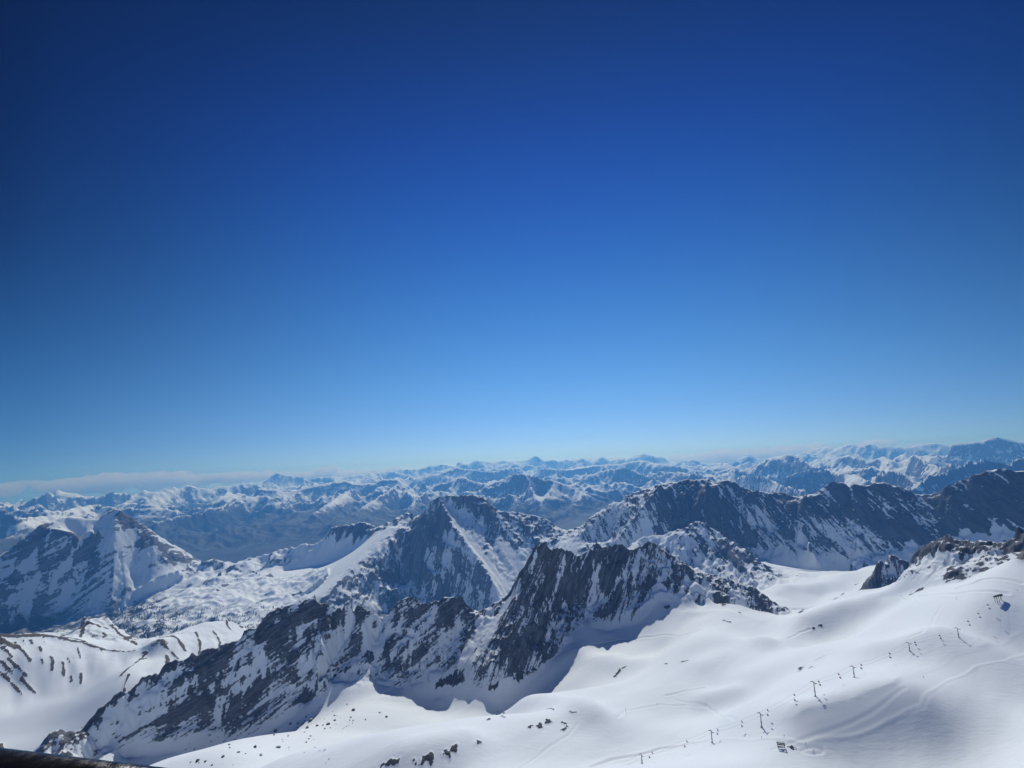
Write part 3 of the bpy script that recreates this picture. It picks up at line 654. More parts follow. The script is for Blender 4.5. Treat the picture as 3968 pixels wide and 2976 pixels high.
SNOWS = [('190,2075 140,2130 90,2200', 30, .6), ('300,2115 260,2180 200,2260', 32, .6), ('335,2200 305,2280', 28, .6), ('60,2180 20,2230', 28, .5), ('420,2230 400,2300 370,2350', 30, .5),   # snow gullies, ramps and aprons on the rock faces
 ('985,2535 940,2590 890,2650 840,2715', 24, .6), ('1020,2560 960,2640 900,2700', 20, .6), ('690,2600 620,2660 540,2720 490,2768', 20, .55), ('760,2620 680,2690 600,2740', 9, .5), ('560,2650 500,2720 470,2760', 12, .5),
 ('470,2720 420,2800 360,2880 300,2940', 22, .6), ('420,2760 350,2850 290,2900', 12, .5), ('240,2860 200,2920 180,2960', 9, .5), ('1255,2480 1215,2540 1180,2595', 20, .55), ('1362,2410 1310,2490 1260,2570 1226,2624', 20, .65),
 ('1470,2430 1430,2500 1380,2580 1330,2640', 30, .6), ('1500,2450 1470,2530 1440,2600', 22, .55), ('1600,2430 1560,2490 1520,2540', 9, .55), ('1668,2395 1635,2440 1600,2490', 14, .65), ('1690,2360 1668,2400', 8, .5), ('1600,2450 1545,2530', 5, .5), ('1790,2420 1750,2480 1720,2530', 16, .55),
 ('1890,2385 1860,2440 1830,2500 1810,2560', 34, .8), ('1960,2340 1920,2400 1890,2460', 26, .8), ('2010,2260 1990,2310 1960,2360', 12, .7), ('2075,2150 2045,2210 2015,2270', 10, .7),
 ('2480,2150 2460,2200 2450,2260', 16, .6), ('2420,2220 2370,2290 2345,2330', 13, .55), ('2590,2190 2570,2240 2540,2290', 24, .6), ('2660,2240 2640,2290', 22, .6), ('2740,2260 2760,2330', 22, .55), ('2850,2300 2870,2370', 20, .5), ('2700,2260 2690,2300', 20, .6), ('2260,2180 2220,2260 2180,2350', 6, .45), ('2190,2170 2160,2260 2130,2350', 5, .45), ('2330,2180 2300,2260', 6, .45), ('2140,2420 2120,2470', 9, .6),
 ('1735,1965 1765,2020 1800,2075 1840,2130 1890,2190 1935,2250 1970,2310', 55, .7), ('1960,2120 1990,2170 2015,2220', 60, .6), ('1930,1995 1960,2050 2000,2100', 26, .5), ('1520,2040 1465,2098 1385,2170 1320,2232 1240,2311', 40, .7), ('1150,2190 1250,2160 1350,2130 1440,2080', 130, .7), ('1200,2240 1280,2220', 70, .5), ('1640,2050 1650,2120 1670,2200 1690,2250', 40, .45), ('1560,2100 1540,2160', 30, .4),
 ('217,2022 280,2020 350,2028 390,2026', 70, .8), ('330,2060 318,2100', 24, .5), ('430,2030 415,2090 395,2150', 34, .6), ('470,2060 462,2140 455,2200', 26, .5), ('560,2240 620,2230 690,2205', 110, .7), ('560,2160 540,2210', 60, .5), ('455,2200 450,2260 470,2330 500,2400', 40, .6), ('620,2085 680,2118 740,2155', 30, .6), ('500,2060 520,2130', 30, .5), ('40,2320 90,2290 130,2260', 50, .4), ('60,2390 100,2350', 60, .7), ('250,2300 290,2260', 40, .5),
 ('2200,2085 2215,2130 2240,2180', 80, .8), ('2330,2110 2420,2150 2500,2140', 40, .5), ('2968,2160 3060,2180 3150,2200 3260,2200', 90, .9), ('3330,2170 3420,2160 3560,2140', 70, .8), ('3700,2110 3800,2085 3900,2070', 60, .8), ('2800,1880 2790,1930', 20, .4), ('3300,1900 3310,1970', 22, .5), ('3090,2060 3110,2090', 40, .4),
 ('2560,2090 2600,2120 2640,2150', 60, .7), ('2640,2070 2660,2120', 50, .6), ('2770,2062 2830,2105 2900,2155', 16, .6), ('2720,2180 2780,2240', 60, .6), ('2650,2180 2700,2240', 60, .5), ('2830,2200 2860,2260', 40, .5),
 ('3600,2160 3640,2190', 30, .6), ('3700,2140 3720,2190', 22, .6), ('3760,2150 3850,2150', 18, .5),
]
ROCKY = [('140,2930 175,2885 205,2850 290,2842 330,2828 370,2790', 16, .9), ('372,2770 410,2742 450,2706 490,2692 540,2662', 13, .8), ('560,2640 625,2622 660,2582 735,2556 830,2530', 11, .55), ('180,2960 230,2900 280,2860', 8, .7), ('250,2930 300,2880 340,2850', 6, .6), ('640,2640 740,2580 850,2545', 10, .3), ('640,2830 720,2770 800,2700 860,2640', 20, .35), ('850,2770 930,2720 1000,2650', 16, .35), ('440,2720 500,2690', 10, .3), ('1180,2715 1220,2680 1260,2660', 16, .4), ('1030,2440 1100,2400 1200,2370 1250,2380', 24, .35), ('1340,2370 1330,2400', 14, .3), ('1540,2370 1600,2350', 16, .3),
 ('2060,2500 2090,2440 2110,2360 2120,2280', 34, .4), ('2200,2300 2260,2240', 20, .25), ('2360,2160 2400,2220 2350,2280', 22, .3), ('1440,2210 1500,2230 1570,2250 1600,2200', 110, .35), ('1870,2260 1830,2180', 70, .3), ('1700,1980 1690,2040', 60, .25), ('1300,2340 1350,2320', 60, .3), ('1300,2050 1360,2055 1420,2045', 50, .5), ('1260,2095 1300,2085 1400,2075', 30, .4),
 ('400,2005 390,2030 380,2060 365,2110', 40, .45), ('290,2080 330,2120 300,2160', 90, .35), ('440,2180 430,2230', 30, .35), ('150,2080 100,2140 60,2200', 60, .3), ('620,2120 680,2150 720,2170', 60, .4), ('3560,2185 3580,2150 3640,2120', 20, .35), ('3800,2120 3840,2122', 14, .35)]
sm_keep = SMASK.copy()
SMASK[:] = 0
for st_ in SNOWS: streaks(st_[0], st_[1] * (0.65 if st_[1] <= 34 else 0.75), st_[2] * (0.75 if st_[1] <= 34 else 0.8), 3000 if st_[1] > 34 else 600)
SNOWM = SMASK.copy()
SMASK[:] = 0
for st_ in ROCKY: streaks(st_[0], st_[1] * 0.7, st_[2] * 0.6, 3000 if st_[1] > 34 else 600)
ROCKM = SMASK.copy()
SMASK[:] = sm_keep
Z += SMASK * np.where(RR < 2300, 2.2, 3.0) * (1 + 0.8 * octave(X, Y, 9, 55, (600, 3400)))

# ------------------------------------------------------------------ normals, slope and where rock breaks through the snow
P = np.stack([X, Y, Z], -1)
du = np.gradient(P, axis=1); dv = np.gradient(P, axis=0)
NV = np.cross(du, dv); NV /= np.linalg.norm(NV, axis=-1, keepdims=True)
NV[NV[..., 2] < 0] *= -1
slope = np.degrees(np.arccos(np.clip(NV[..., 2], -1, 1)))
cv = (Z - blur(Z, 3, 1)) / cell
xa, ya = X + .4 * Z, Y + .6 * Z
rn = np.where(RR < 3900, 0.9 * octave(xa, ya, 90, 81) + 0.3 * octave(xa, ya, 35, 82) + 1.3 * octave(xa, ya, 220, 83), 1.8 * octave(xa, ya, 800, 84) + 1.3 * octave(xa, ya, 350, 85) + 0.4 * octave(xa, ya, 130, 86))
rn = np.where(RR > 13000, 0.6 * octave(xa, ya, 900, 87) + 0.5 * octave(xa, ya, 400, 88), rn)
thr = np.where(RR > 13000, 54.0, np.where(RR > 3900, 45.0, 42.0))
rock = np.clip((slope - thr) / 9, -9, 0.35) + np.clip(cv, -3, 3) * 0.26 + rn * 0.75 * np.where(LB == region('striped'), 0.25, np.where(LB == region('gatter'), 0.75, 1)) + band * 0.9 + (LB == region('corner')) * np.clip((RO - 0.5) / 0.2, 0, 1) * 0.9 + 0.5 * (LB == region('wall')) * np.clip((azd - 6) / 14, 0.7, 1) + (LB == region('striped')) * np.clip((RO - 0.6) / 0.2, 0, 1) * 0.75 * np.clip((15 - azd) / 5, 0.1, 1) - 0.35 * (LB == region('massif'))
rock = rock - 2.2 * np.clip(0.45 - RO, 0, 1) / 0.45
ROCK = np.clip(0.5 + rock * 0.22, 0.1, 1)
ROCK = np.where((RR > 1640) & (RR < 12000) & (RO > 0.4), 0.5 + (ROCK - 0.5) * 0.8, ROCK)
ROCK = np.clip(ROCK + SMASK + ROCKM - SNOWM, 0, 1).astype(np.float32)
print('rock', round(time.time() - T0, 1))

# ------------------------------------------------------------------ materials
def mat(name):
    m = bpy.data.materials.new(name); m.use_nodes = True
    nt = m.node_tree; nt.nodes.clear()
    return m, nt, nt.nodes, nt.links
def out_of(nt, sh, vol=False):
    o = nt.nodes.new('ShaderNodeOutputMaterial')
    nt.links.new(sh.outputs[0], o.inputs['Volume' if vol else 'Surface'])
def simple(name, col, rough=0.6, metal=0.0, var=0.25, scale=3.0):
    m, nt, n, l = mat(name)
    b = n.new('ShaderNodeBsdfPrincipled'); b.inputs['Roughness'].default_value = rough; b.inputs['Metallic'].default_value = metal
    tx = n.new('ShaderNodeTexNoise'); tx.inputs['Scale'].default_value = scale; tx.inputs['Detail'].default_value = 4
    co = n.new('ShaderNodeTexCoord'); l.new(co.outputs['Object'], tx.inputs['Vector'])
    rp = n.new('ShaderNodeValToRGB')
    rp.color_ramp.elements[0].color = tuple(c * (1 - var) for c in col) + (1,); rp.color_ramp.elements[1].color = tuple(min(1, c * (1 + var)) for c in col) + (1,)
    rp.color_ramp.elements[0].position = 0.3; rp.color_ramp.elements[1].position = 0.7
    l.new(tx.outputs['Fac'], rp.inputs[0]); l.new(rp.outputs[0], b.inputs['Base Color'])
    out_of(nt, b)
    return m
def math_node(n, l, op, a, b=None, c=None, clamp=False):
    q = n.new('ShaderNodeMath'); q.operation = op; q.use_clamp = clamp
    for i, v in enumerate((a, b, c)):
        if v is None: continue
        if isinstance(v, (int, float)): q.inputs[i].default_value = v
        else: l.new(v, q.inputs[i])
    return q.outputs[0]
def noise_node(n, l, vec, scale, detail=4, rough=0.6):
    t = n.new('ShaderNodeTexNoise'); t.inputs['Scale'].default_value = scale; t.inputs['Detail'].default_value = detail; t.inputs['Roughness'].default_value = rough
    l.new(vec, t.inputs['Vector']); return t.outputs['Fac']
def mixc(n, l, f, a, b):
    q = n.new('ShaderNodeMix'); q.data_type = 'RGBA'
    if isinstance(f, (int, float)): q.inputs[0].default_value = f
    else: l.new(f, q.inputs[0])
    for i, v in ((6, a), (7, b)):
        if isinstance(v, tuple): q.inputs[i].default_value = v + (1,)
        else: l.new(v, q.inputs[i])
    return q.outputs[2]
def ramp2(n, l, v, p0, p1):
    q = n.new('ShaderNodeMapRange'); q.inputs[1].default_value = p0; q.inputs[2].default_value = p1
    q.interpolation_type = 'SMOOTHSTEP'
    l.new(v, q.inputs[0]); return q.outputs[0]
def terrain_material(name, nscale, forest=False, fine=1.0, bed=None, mix_noise=1.5, warm=1.0, bedgain=1.9, rockcol=((0.036, 0.041, 0.054), (0.092, 0.096, 0.106)), grass=False):
    m, nt, n, l = mat(name)
    geo = n.new('ShaderNodeNewGeometry')
    at = n.new('ShaderNodeAttribute'); at.attribute_name = 'rock'
    sp = n.new('ShaderNodeSeparateXYZ'); l.new(geo.outputs['Position'], sp.inputs[0])
    n1 = noise_node(n, l, geo.outputs['Position'], nscale, 6, 0.65)
    n2 = noise_node(n, l, geo.outputs['Position'], nscale * 0.12, 4, 0.6)
    ctr = n1; bedn = None
    if bed is not None:
        bn, ld = bed
        def bed_noise(f0, f1, f2, det):
            dv = n.new('ShaderNodeCombineXYZ')
            for i, (a, k) in enumerate(zip((bn, ld, bn.cross(ld)), (f0, f1, f2))):
                q = n.new('ShaderNodeVectorMath'); q.operation = 'DOT_PRODUCT'; l.new(geo.outputs['Position'], q.inputs[0]); q.inputs[1].default_value = a * k
                l.new(q.outputs['Value'], dv.inputs[i])
            return noise_node(n, l, dv.outputs[0], nscale, det, 0.62)
        nb = bed_noise(1.0, 0.10, 0.25, 5); nb2 = bed_noise(0.30, 0.045, 0.10, 4); bedn = nb
        ctr = math_node(n, l, 'MULTIPLY_ADD', nb, 0.42, math_node(n, l, 'MULTIPLY_ADD', nb2, 0.40, math_node(n, l, 'MULTIPLY', n1, 0.28)))
    f = math_node(n, l, 'MULTIPLY_ADD', ctr, mix_noise, at.outputs['Fac'])
    mid = mix_noise * (0.55 if bed is not None else 0.5) + 0.5
    rk = ramp2(n, l, f, mid - 0.05, mid + 0.05)
    rc_ = mixc(n, l, n2, rockcol[0], rockcol[1])
    if bedn is not None:
        rc_ = mixc(n, l, math_node(n, l, 'MULTIPLY', ramp2(n, l, bedn, 0.46, 0.62), 0.75), rc_, tuple(c * bedgain for c in rockcol[1]))
    wm_ = noise_node(n, l, geo.outputs['Position'], nscale * 0.3, 3)
    rc_ = mixc(n, l, math_node(n, l, 'MULTIPLY', ramp2(n, l, wm_, 0.58, 0.75), warm), rc_, (0.14, 0.11, 0.085))
    if grass:
        rc_ = mixc(n, l, 0.7, rc_, (0.11, 0.085, 0.055))
    sc_ = mixc(n, l, n2, (0.74, 0.81, 0.88), (0.80, 0.85, 0.90))
    col = mixc(n, l, rk, sc_, rc_)
    if forest:
        fn = noise_node(n, l, geo.outputs['Position'], 0.004, 8, 0.7)
        h = math_node(n, l, 'MULTIPLY_ADD', fn, 900.0, sp.outputs['Z'])
        fm = math_node(n, l, 'SUBTRACT', 1.0, ramp2(n, l, h, 1830 if forest == 1 else 2080, 2000 if forest == 1 else 2340))
        fd = noise_node(n, l, geo.outputs['Position'], 0.02, 5, 0.8)
        fm = math_node(n, l, 'MULTIPLY', fm, ramp2(n, l, fd, 0.24, 0.36))
        col = mixc(n, l, fm, col, (0.018, 0.027, 0.028))
    b = n.new('ShaderNodeBsdfPrincipled'); b.inputs['Roughness'].default_value = 0.75
    b.inputs['Specular IOR Level'].default_value = 0.25
    l.new(col, b.inputs['Base Color'])
    bp = n.new('ShaderNodeBump'); bp.inputs['Distance'].default_value = 0.35 / nscale * fine
    if fine < 1.0:
        mp = n.new('ShaderNodeMapping'); mp.inputs['Rotation'].default_value = (0, 0, RAD(42)); mp.inputs['Scale'].default_value = (0.035, 0.16, 0.1)
        l.new(geo.outputs['Position'], mp.inputs[0])
        wr = noise_node(n, l, mp.outputs[0], 1.0, 7, 0.68)
        n1b = math_node(n, l, 'MULTIPLY_ADD', wr, 4.0, n1)
    else: n1b = n1
    hs = math_node(n, l, 'MULTIPLY', n1b, math_node(n, l, 'MULTIPLY_ADD', rk, 0.9, 0.14 if fine < 1 else 0.06))
    l.new(hs, bp.inputs['Height']); bp.inputs['Strength'].default_value = 0.8
    l.new(bp.outputs[0], b.inputs['Normal'])
    out_of(nt, b)
    return m
M_snow = terrain_material('snow_field', 0.12, fine=0.5, mix_noise=0.8)
M_near = terrain_material('near_rock_and_snow', 0.14, bed=bed_normal(70, 50)[:2], mix_noise=2.2, warm=0.2)
M_striped = terrain_material('striped_rock_and_snow', 0.15, bed=BED_R, mix_noise=2.6, warm=0.45)
M_gatter = terrain_material('slanted_rock_and_snow', 0.14, bed=BED_L, mix_noise=2.6, warm=0.35)
M_bowl = terrain_material('brown_turf_and_snow', 0.07, grass=True, mix_noise=0.8)
M_massif = terrain_material('massif_rock_and_snow', 0.03, forest=1, bed=bed_normal(52, 58), mix_noise=2.4, warm=0.25, rockcol=((0.045, 0.05, 0.06), (0.12, 0.122, 0.128)))
M_mid = terrain_material('mountain_rock_and_snow', 0.03, forest=1, bed=bed_normal(80, 55), mix_noise=2.2, rockcol=((0.045, 0.05, 0.06), (0.12, 0.122, 0.128)), warm=0.25)
M_mid2 = terrain_material('wall_rock_and_snow', 0.045, bed=bed_normal(105, 62), mix_noise=3.0, warm=0.15, bedgain=1.4, rockcol=((0.03, 0.036, 0.05), (0.08, 0.088, 0.105)))
M_far = terrain_material('distant_rock_and_snow', 0.008, forest=2, mix_noise=1.1, warm=0.15)
def piste_material():
    m, nt, n, l = mat('groomed_snow')
    geo = n.new('ShaderNodeNewGeometry')
    a = noise_node(n, l, geo.outputs['Position'], 0.3, 4)
    b = n.new('ShaderNodeBsdfPrincipled'); b.inputs['Roughness'].default_value = 0.7; b.inputs['Specular IOR Level'].default_value = 0.25
    l.new(mixc(n, l, a, (0.76, 0.82, 0.885), (0.81, 0.855, 0.90)), b.inputs['Base Color'])
    bp = n.new('ShaderNodeBump'); bp.inputs['Distance'].default_value = 0.2; bp.inputs['Strength'].default_value = 0.3
    l.new(a, bp.inputs['Height']); l.new(bp.outputs[0], b.inputs['Normal'])
    out_of(nt, b); return m
M_piste = piste_material()

# ------------------------------------------------------------------ cut the ground into the pieces one can point to
fl_ = LB[:-1, :-1].copy()
for s in ('saddle',): fl_[fl_ == region(s)] = region('wall')
pm = np.zeros_like(fl_, bool); pm[:nr - 1] = piste_mask[:nr - 1, :-1]
fl_[pm & (fl_ == region('platt'))] = 99
def piece(ids, name, m, label):
    sel = np.isin(fl_, [region(i) if isinstance(i, str) else i for i in ids])
    r, c = np.nonzero(sel)
    if len(r) == 0: return
    q = np.stack([r * N + c, r * N + c + 1, (r + 1) * N + c + 1, (r + 1) * N + c], -1).astype(np.int32)
    used, inv = np.unique(q.ravel(), return_inverse=True)
    me = bpy.data.meshes.new(name)
    me.vertices.add(len(used)); me.vertices.foreach_set('co', P.reshape(-1, 3)[used].astype(np.float32).ravel())
    me.loops.add(len(inv)); me.loops.foreach_set('vertex_index', inv.astype(np.int32))
    me.polygons.add(len(q)); me.polygons.foreach_set('loop_start', np.arange(len(q), dtype=np.int32) * 4)
    me.polygons.foreach_set('loop_total', np.full(len(q), 4, np.int32))
    me.polygons.foreach_set('use_smooth', np.ones(len(q), bool))
    a = me.attributes.new('rock', 'FLOAT', 'POINT'); a.data.foreach_set('value', ROCK.ravel()[used])
    me.update(calc_edges=True)
    me.normals_split_custom_set_from_vertices(NV.reshape(-1, 3)[used].astype(np.float32))
    me.materials.append(m)
    o = bpy.data.objects.new(name, me); COL.objects.link(o)
    return tag(o, label, kind='structure')
piece(['platt'], 'snowfield', M_snow, 'broad rolling snowfield in the foreground with ski tracks')
piece([99], 'ski_piste', M_piste, 'groomed ski run curving across the foreground snowfield')
piece(['striped'], 'rock_mountain', M_striped, 'striped dark rock ridge rising from the middle of the snowfield')
piece(['gatter'], 'rock_mountain', M_gatter, 'long jagged rock ridge running down to the lower left corner')
piece(['bowl'], 'snow_hill', M_bowl, 'smooth sunlit snow bowl under a brown crest at the left edge')
piece(['knob'], 'rock_mountain', M_bowl, 'small dark rock knob behind the brown crest at left')
piece(['corner'], 'rock_mountain', M_near, 'dark rocky ridge at the right edge above the snowfield')
piece(['crag'], 'rock_mountain', M_near, 'small rock crag just behind the brow of the snowfield')
piece(['basin'], 'snow_hill', M_snow, 'sunlit snow basin between the snowfield brow and the shadowed wall')
piece(['inner'], 'rock_mountain', M_mid2, 'smaller snowy peak in front of the long dark wall')
piece(['wall'], 'mountain_wall', M_mid2, 'long dark shadowed rock wall on the right')
piece(['pyramid'], 'pyramid_mountain', M_mid, 'steep pyramid shaped peak in the middle with a sunlit snow band')
piece(['plateau'], 'snow_hills', M_mid, 'rough snowy hills between the left massif and the pyramid peak')
piece(['massif'], 'massif_mountain', M_massif, 'large shadowed massif with a snow capped summit block at left')
piece(['valley'], 'valley_land', M_far, 'deep forested valley behind the nearer mountains')
piece(['far'], 'distant_mountains', M_far, 'hazy blue ranges of snowy mountains on the horizon')
# the summit the camera stands on: cliff from the platform down to the snowfield (below the frame)
def summit():
    rs = np.concatenate([np.geomspace(1.6, R[0], 26)])
    na = 151
    az = np.linspace(RAD(-150), RAD(150), na)
    vs, fs = [], []
    for i, r in enumerate(rs):
        for a in az:
            zt = grid_at(a, R[0]); t = math.log(r / rs[0]) / math.log(rs[-1] / rs[0])
            z = CAMZ - 1.45 - (CAMZ - 1.45 - zt) * (r - rs[0]) / (rs[-1] - rs[0])
            if 0 < i < len(rs) - 1: z -= 0.06 * r * (1 + mnoise.noise(Vector((r * math.sin(a) / 30, r * math.cos(a) / 30, 0))))* (1 - r / rs[-1])
            vs.append((r * math.sin(a), r * math.cos(a), z))
    vs.append((0, 0, CAMZ - 1.45))
    for j in range(na - 1): fs.append((len(vs) - 1, j, j + 1))
    for i in range(len(rs) - 1):
        for j in range(na - 1):
            fs.append((i * na + j, i * na + j + 1, (i + 1) * na + j + 1, (i + 1) * na + j))
    me = bpy.data.meshes.new('summit_mountain'); me.from_pydata(vs, [], fs)
    at = me.attributes.new('rock', 'FLOAT', 'POINT'); at.data.foreach_set('value', np.full(len(vs), 0.55, np.float32))
    me.polygons.foreach_set('use_smooth', np.ones(len(fs), bool)); me.materials.append(M_near); me.update()
    o = bpy.data.objects.new('summit_mountain', me); COL.objects.link(o)
    tag(o, 'summit cliff below the viewpoint', kind='structure')
summit()

# ------------------------------------------------------------------ haze
def haze():
    m, nt, n, l = mat('haze_air')
    v = n.new('ShaderNodeVolumePrincipled')
    v.inputs['Color'].default_value = (0.14, 0.44, 1.0, 1)
    v.inputs['Absorption Color'].default_value = (0.59, 0.72, 1, 1)
    v.inputs['Density'].default_value = 3.8e-5
    v.inputs['Anisotropy'].default_value = 0.45
    out_of(nt, v, True)
    me = bpy.data.meshes.new('haze'); bm = bmesh.new()
    x, y0, y1, z0, z1 = 41500, -3000, 53500, float(Z.min()) - 1.0, max(float(Z.max()), CAMZ) + 30
    vs = [bm.verts.new(p) for p in ((-x, y0, z0), (x, y0, z0), (x, y1, z0), (-x, y1, z0), (-x, y0, z1), (x, y0, z1), (x, y1, z1), (-x, y1, z1))]
    for f in ((0, 3, 2, 1), (4, 5, 6, 7), (0, 1, 5, 4), (1, 2, 6, 5), (2, 3, 7, 6), (3, 0, 4, 7)): bm.faces.new([vs[i] for i in f])
    bm.to_mesh(me); bm.free(); me.materials.append(m)
    o = bpy.data.objects.new('haze', me); COL.objects.link(o)
    tag(o, 'pale blue haze filling the air over the ranges', kind='stuff')
haze()

# ------------------------------------------------------------------ small helpers for built objects
def link(name, bm, m, parent=None, smooth=False):
    me = bpy.data.meshes.new(name); bmesh.ops.recalc_face_normals(bm, faces=bm.faces); bm.to_mesh(me); bm.free()
    if smooth: me.polygons.foreach_set('use_smooth', np.ones(len(me.polygons), bool))
    me.materials.append(m)
    o = bpy.data.objects.new(name, me); COL.objects.link(o)
    if parent: o.parent = parent
    return o
def empty(name, loc, rz=0.0):
    o = bpy.data.objects.new(name, None); COL.objects.link(o); o.location = loc; o.rotation_euler = (0, 0, rz); o.empty_display_size = 1
    return o
def copy_tree(o, parent=None):
    c = o.copy(); COL.objects.link(c)
    if parent: c.parent = parent
    for ch in o.children: copy_tree(ch, c)
    return c
def box(bm, c, sz, rot=None, bev=0.0):
    g = bmesh.ops.create_cube(bm, size=1.0)
    mtx = Matrix.Translation(c) @ (rot.to_4x4() if rot else Matrix()) @ Matrix.Diagonal((*sz, 1))
    bmesh.ops.transform(bm, matrix=mtx, verts=g['verts'])
    if bev:
        es = list({e for v in g['verts'] for e in v.link_edges})
        bmesh.ops.bevel(bm, geom=es, offset=bev, segments=2, affect='EDGES')
def bar(bm, a, b, r0, r1=None, seg=10):
    a, b = Vector(a), Vector(b); d = b - a
    g = bmesh.ops.create_cone(bm, cap_ends=True, segments=seg, radius1=r0, radius2=r0 if r1 is None else r1, depth=d.length)
    bmesh.ops.transform(bm, matrix=Matrix.Translation((a + b) / 2) @ d.to_track_quat('Z', 'Y').to_matrix().to_4x4(), verts=g['verts'])
def disc(bm, c, r, h, rot=None, seg=20):
    g = bmesh.ops.create_cone(bm, cap_ends=True, segments=seg, radius1=r, radius2=r, depth=h)
    bmesh.ops.transform(bm, matrix=Matrix.Translation(c) @ (rot.to_4x4() if rot else Matrix()), verts=g['verts'])
def B(): return bmesh.new()
M_steel = simple('galvanised_steel', (0.12, 0.125, 0.135), 0.5, 0.6)
M_dark = simple('dark_steel', (0.035, 0.035, 0.04), 0.5, 0.3)
M_brown = simple('brown_roof_sheet', (0.06, 0.045, 0.035), 0.6)
M_black = simple('black_rubber', (0.02, 0.02, 0.022), 0.7)
M_red = simple('red_orange_shell', (0.50, 0.07, 0.03), 0.4)
M_conc = simple('concrete', (0.28, 0.27, 0.26), 0.9)

# ------------------------------------------------------------------ chairlift
TOW = [((2488, 2957), (2486, 2928)), ((2760, 2878), (2759, 2834)), ((2952, 2817), (2949, 2766)), ((3160, 2699), (3153, 2644)), ((3311, 2625), (3303, 2583)), ((3526, 2523), (3523, 2492)), ((3716, 2471), (3709, 2435))]
tb = [hit(*a) for a, _ in TOW]
th = []
for (a, b), p in zip(TOW, tb):
    r = math.hypot(p.x, p.y); t = ray(*b)[1]
    th.append(max(12.0, min(32.0, CAMZ + r * t - p.z)))
st_p = hit(3868, 2331)
line_dir = Vector((tb[6].x - tb[1].x, tb[6].y - tb[1].y, 0)).normalized()
LZ = math.atan2(line_dir.y, line_dir.x)
ARM = 4.2
def tower():
    t = empty('lift_tower', (0, 0, 0))
    H = 24.0
    bm = B(); bar(bm, (0, 0, -2), (0, 0, H), 0.75, 0.42, 14); link('mast', bm, M_steel, t, True)
    bm = B(); box(bm, (0, 0, 0.3), (3.2, 3.2, 1.4), bev=0.1); link('foundation', bm, M_conc, t)
    bm = B(); box(bm, (0, 0, H + 0.3), (0.7, 2 * ARM, 0.6), bev=0.08); box(bm, (0, 0, H + 1.5), (0.3, 3.0, 0.3))
    for sy in (-1, 1): bar(bm, (0, sy * 1.3, H + 0.4), (0, sy * 1.3, H + 1.6), 0.12)
    link('crossarm', bm, M_dark, t)
    for sy in (-1, 1):
        bm = B(); box(bm, (0, sy * ARM, H + 0.1), (5.2, 0.35, 0.4)); box(bm, (0, sy * (ARM - 0.5), H - 0.55), (5.0, 0.7, 0.12))
        w = link('sheave_train', bm, M_dark, t)
        bm = B()
        for k in range(6): disc(bm, ((k - 2.5) * 0.85, sy * (ARM + 0.25), H - 0.1), 0.36, 0.22, Matrix.Rotation(math.pi / 2, 3, 'X'), 12)
        link('sheave', bm, M_black, w)
    bm = B(); box(bm, (0, 0, H * 0.38), (1.7, 2.9, 0.3)); box(bm, (0, 0, H * 0.38 + 0.55), (1.9, 0.12, 0.5)); link('service_platform', bm, M_dark, t)
    bm = B()
    for k in range(20): bar(bm, (0.78, -0.25, 1 + k * 1.1), (0.78, 0.25, 1 + k * 1.1), 0.04, None, 5)
    for sy in (-0.25, 0.25): bar(bm, (0.78, sy, 0.6), (0.6, sy, H - 0.5), 0.05, None, 5)
    link('ladder', bm, M_steel, t)
    return t
places = ['lift tower nearest the bottom edge of the picture, first of the line', 'lift tower second of the line, beside the dug track', 'tall lift tower just above the groomed run and left of it', 'tallest looking lift tower, in the middle of the line over open snow',
          'lift tower right of the outcrop on the snow mound', 'lift tower third down from the roofed top station', 'lift tower next to the roofed top station']
proto = tower(); TOPS = []
for i, (p, h) in enumerate(zip(tb, th)):
    o = proto if i == 0 else copy_tree(proto)
    sc = h / 24.0
    o.location = (p.x, p.y, p.z - 0.3); o.rotation_euler = (0, 0, LZ); o.scale = (1, 1, sc)
    tag(o, places[i], 'lift tower', 'towers of the chairlift')
    TOPS.append(Vector((p.x, p.y, p.z - 0.3 + h)))
# top station: long dark roof on slender legs
stn = empty('lift_station', (st_p.x, st_p.y, st_p.z), LZ)
SH = 11.0
bm = B()
prof = [(-3.2, 0), (-3.2, 1.2), (-1.6, 2.3), (1.6, 2.3), (3.2, 1.2), (3.2, 0)]
rings = [(-8.5, 0.35), (-7.5, 0.8), (-2, 1.0), (9, 1.0), (13.5, 0.85), (15, 0.4)]
vs = [[bm.verts.new((x, y * sc, SH + 0.10 * x + z * sc)) for y, z in prof] for x, sc in rings]
for a, b in zip(vs[:-1], vs[1:]):
    for k in range(6): bm.faces.new((a[k], a[(k + 1) % 6], b[(k + 1) % 6], b[k]))
bm.faces.new(vs[0]); bm.faces.new(vs[-1][::-1])
link('roof', bm, M_brown, stn)
for (x, y) in ((-5.5, -2.2), (-5.5, 2.2), (0.5, -2.2), (0.5, 2.2)):
    bm = B(); bar(bm, (x, y, -2.5), (x, y, SH + 0.1 * x + 0.2), 0.45, 0.4); link('leg', bm, M_steel, stn)
bm = B(); disc(bm, (10.0, 0, SH - 0.2), 3.6, 0.4, None, 28); bar(bm, (10, 0, SH - 0.4), (10, 0, SH + 1.6), 0.3); link('bullwheel', bm, M_dark, stn)
bm = B(); box(bm, (3.5, 0, SH - 0.1), (20, 0.6, 0.7)); box(bm, (-9.5, 0, SH - 1.1), (3.0, 6.2, 0.3)); link('drive_beam', bm, M_dark, stn)
bm = B(); box(bm, (9.5, 0, -0.6), (5, 5, 2.6), bev=0.1); link('foundation', bm, M_conc, stn)
bm = B(); bar(bm, (9.5, 0, 0), (9.5, 0, SH + 0.6), 0.8, 0.6); link('leg', bm, M_steel, stn)
tag(stn, 'lift top station with a long brown roof on slender legs', 'lift station')
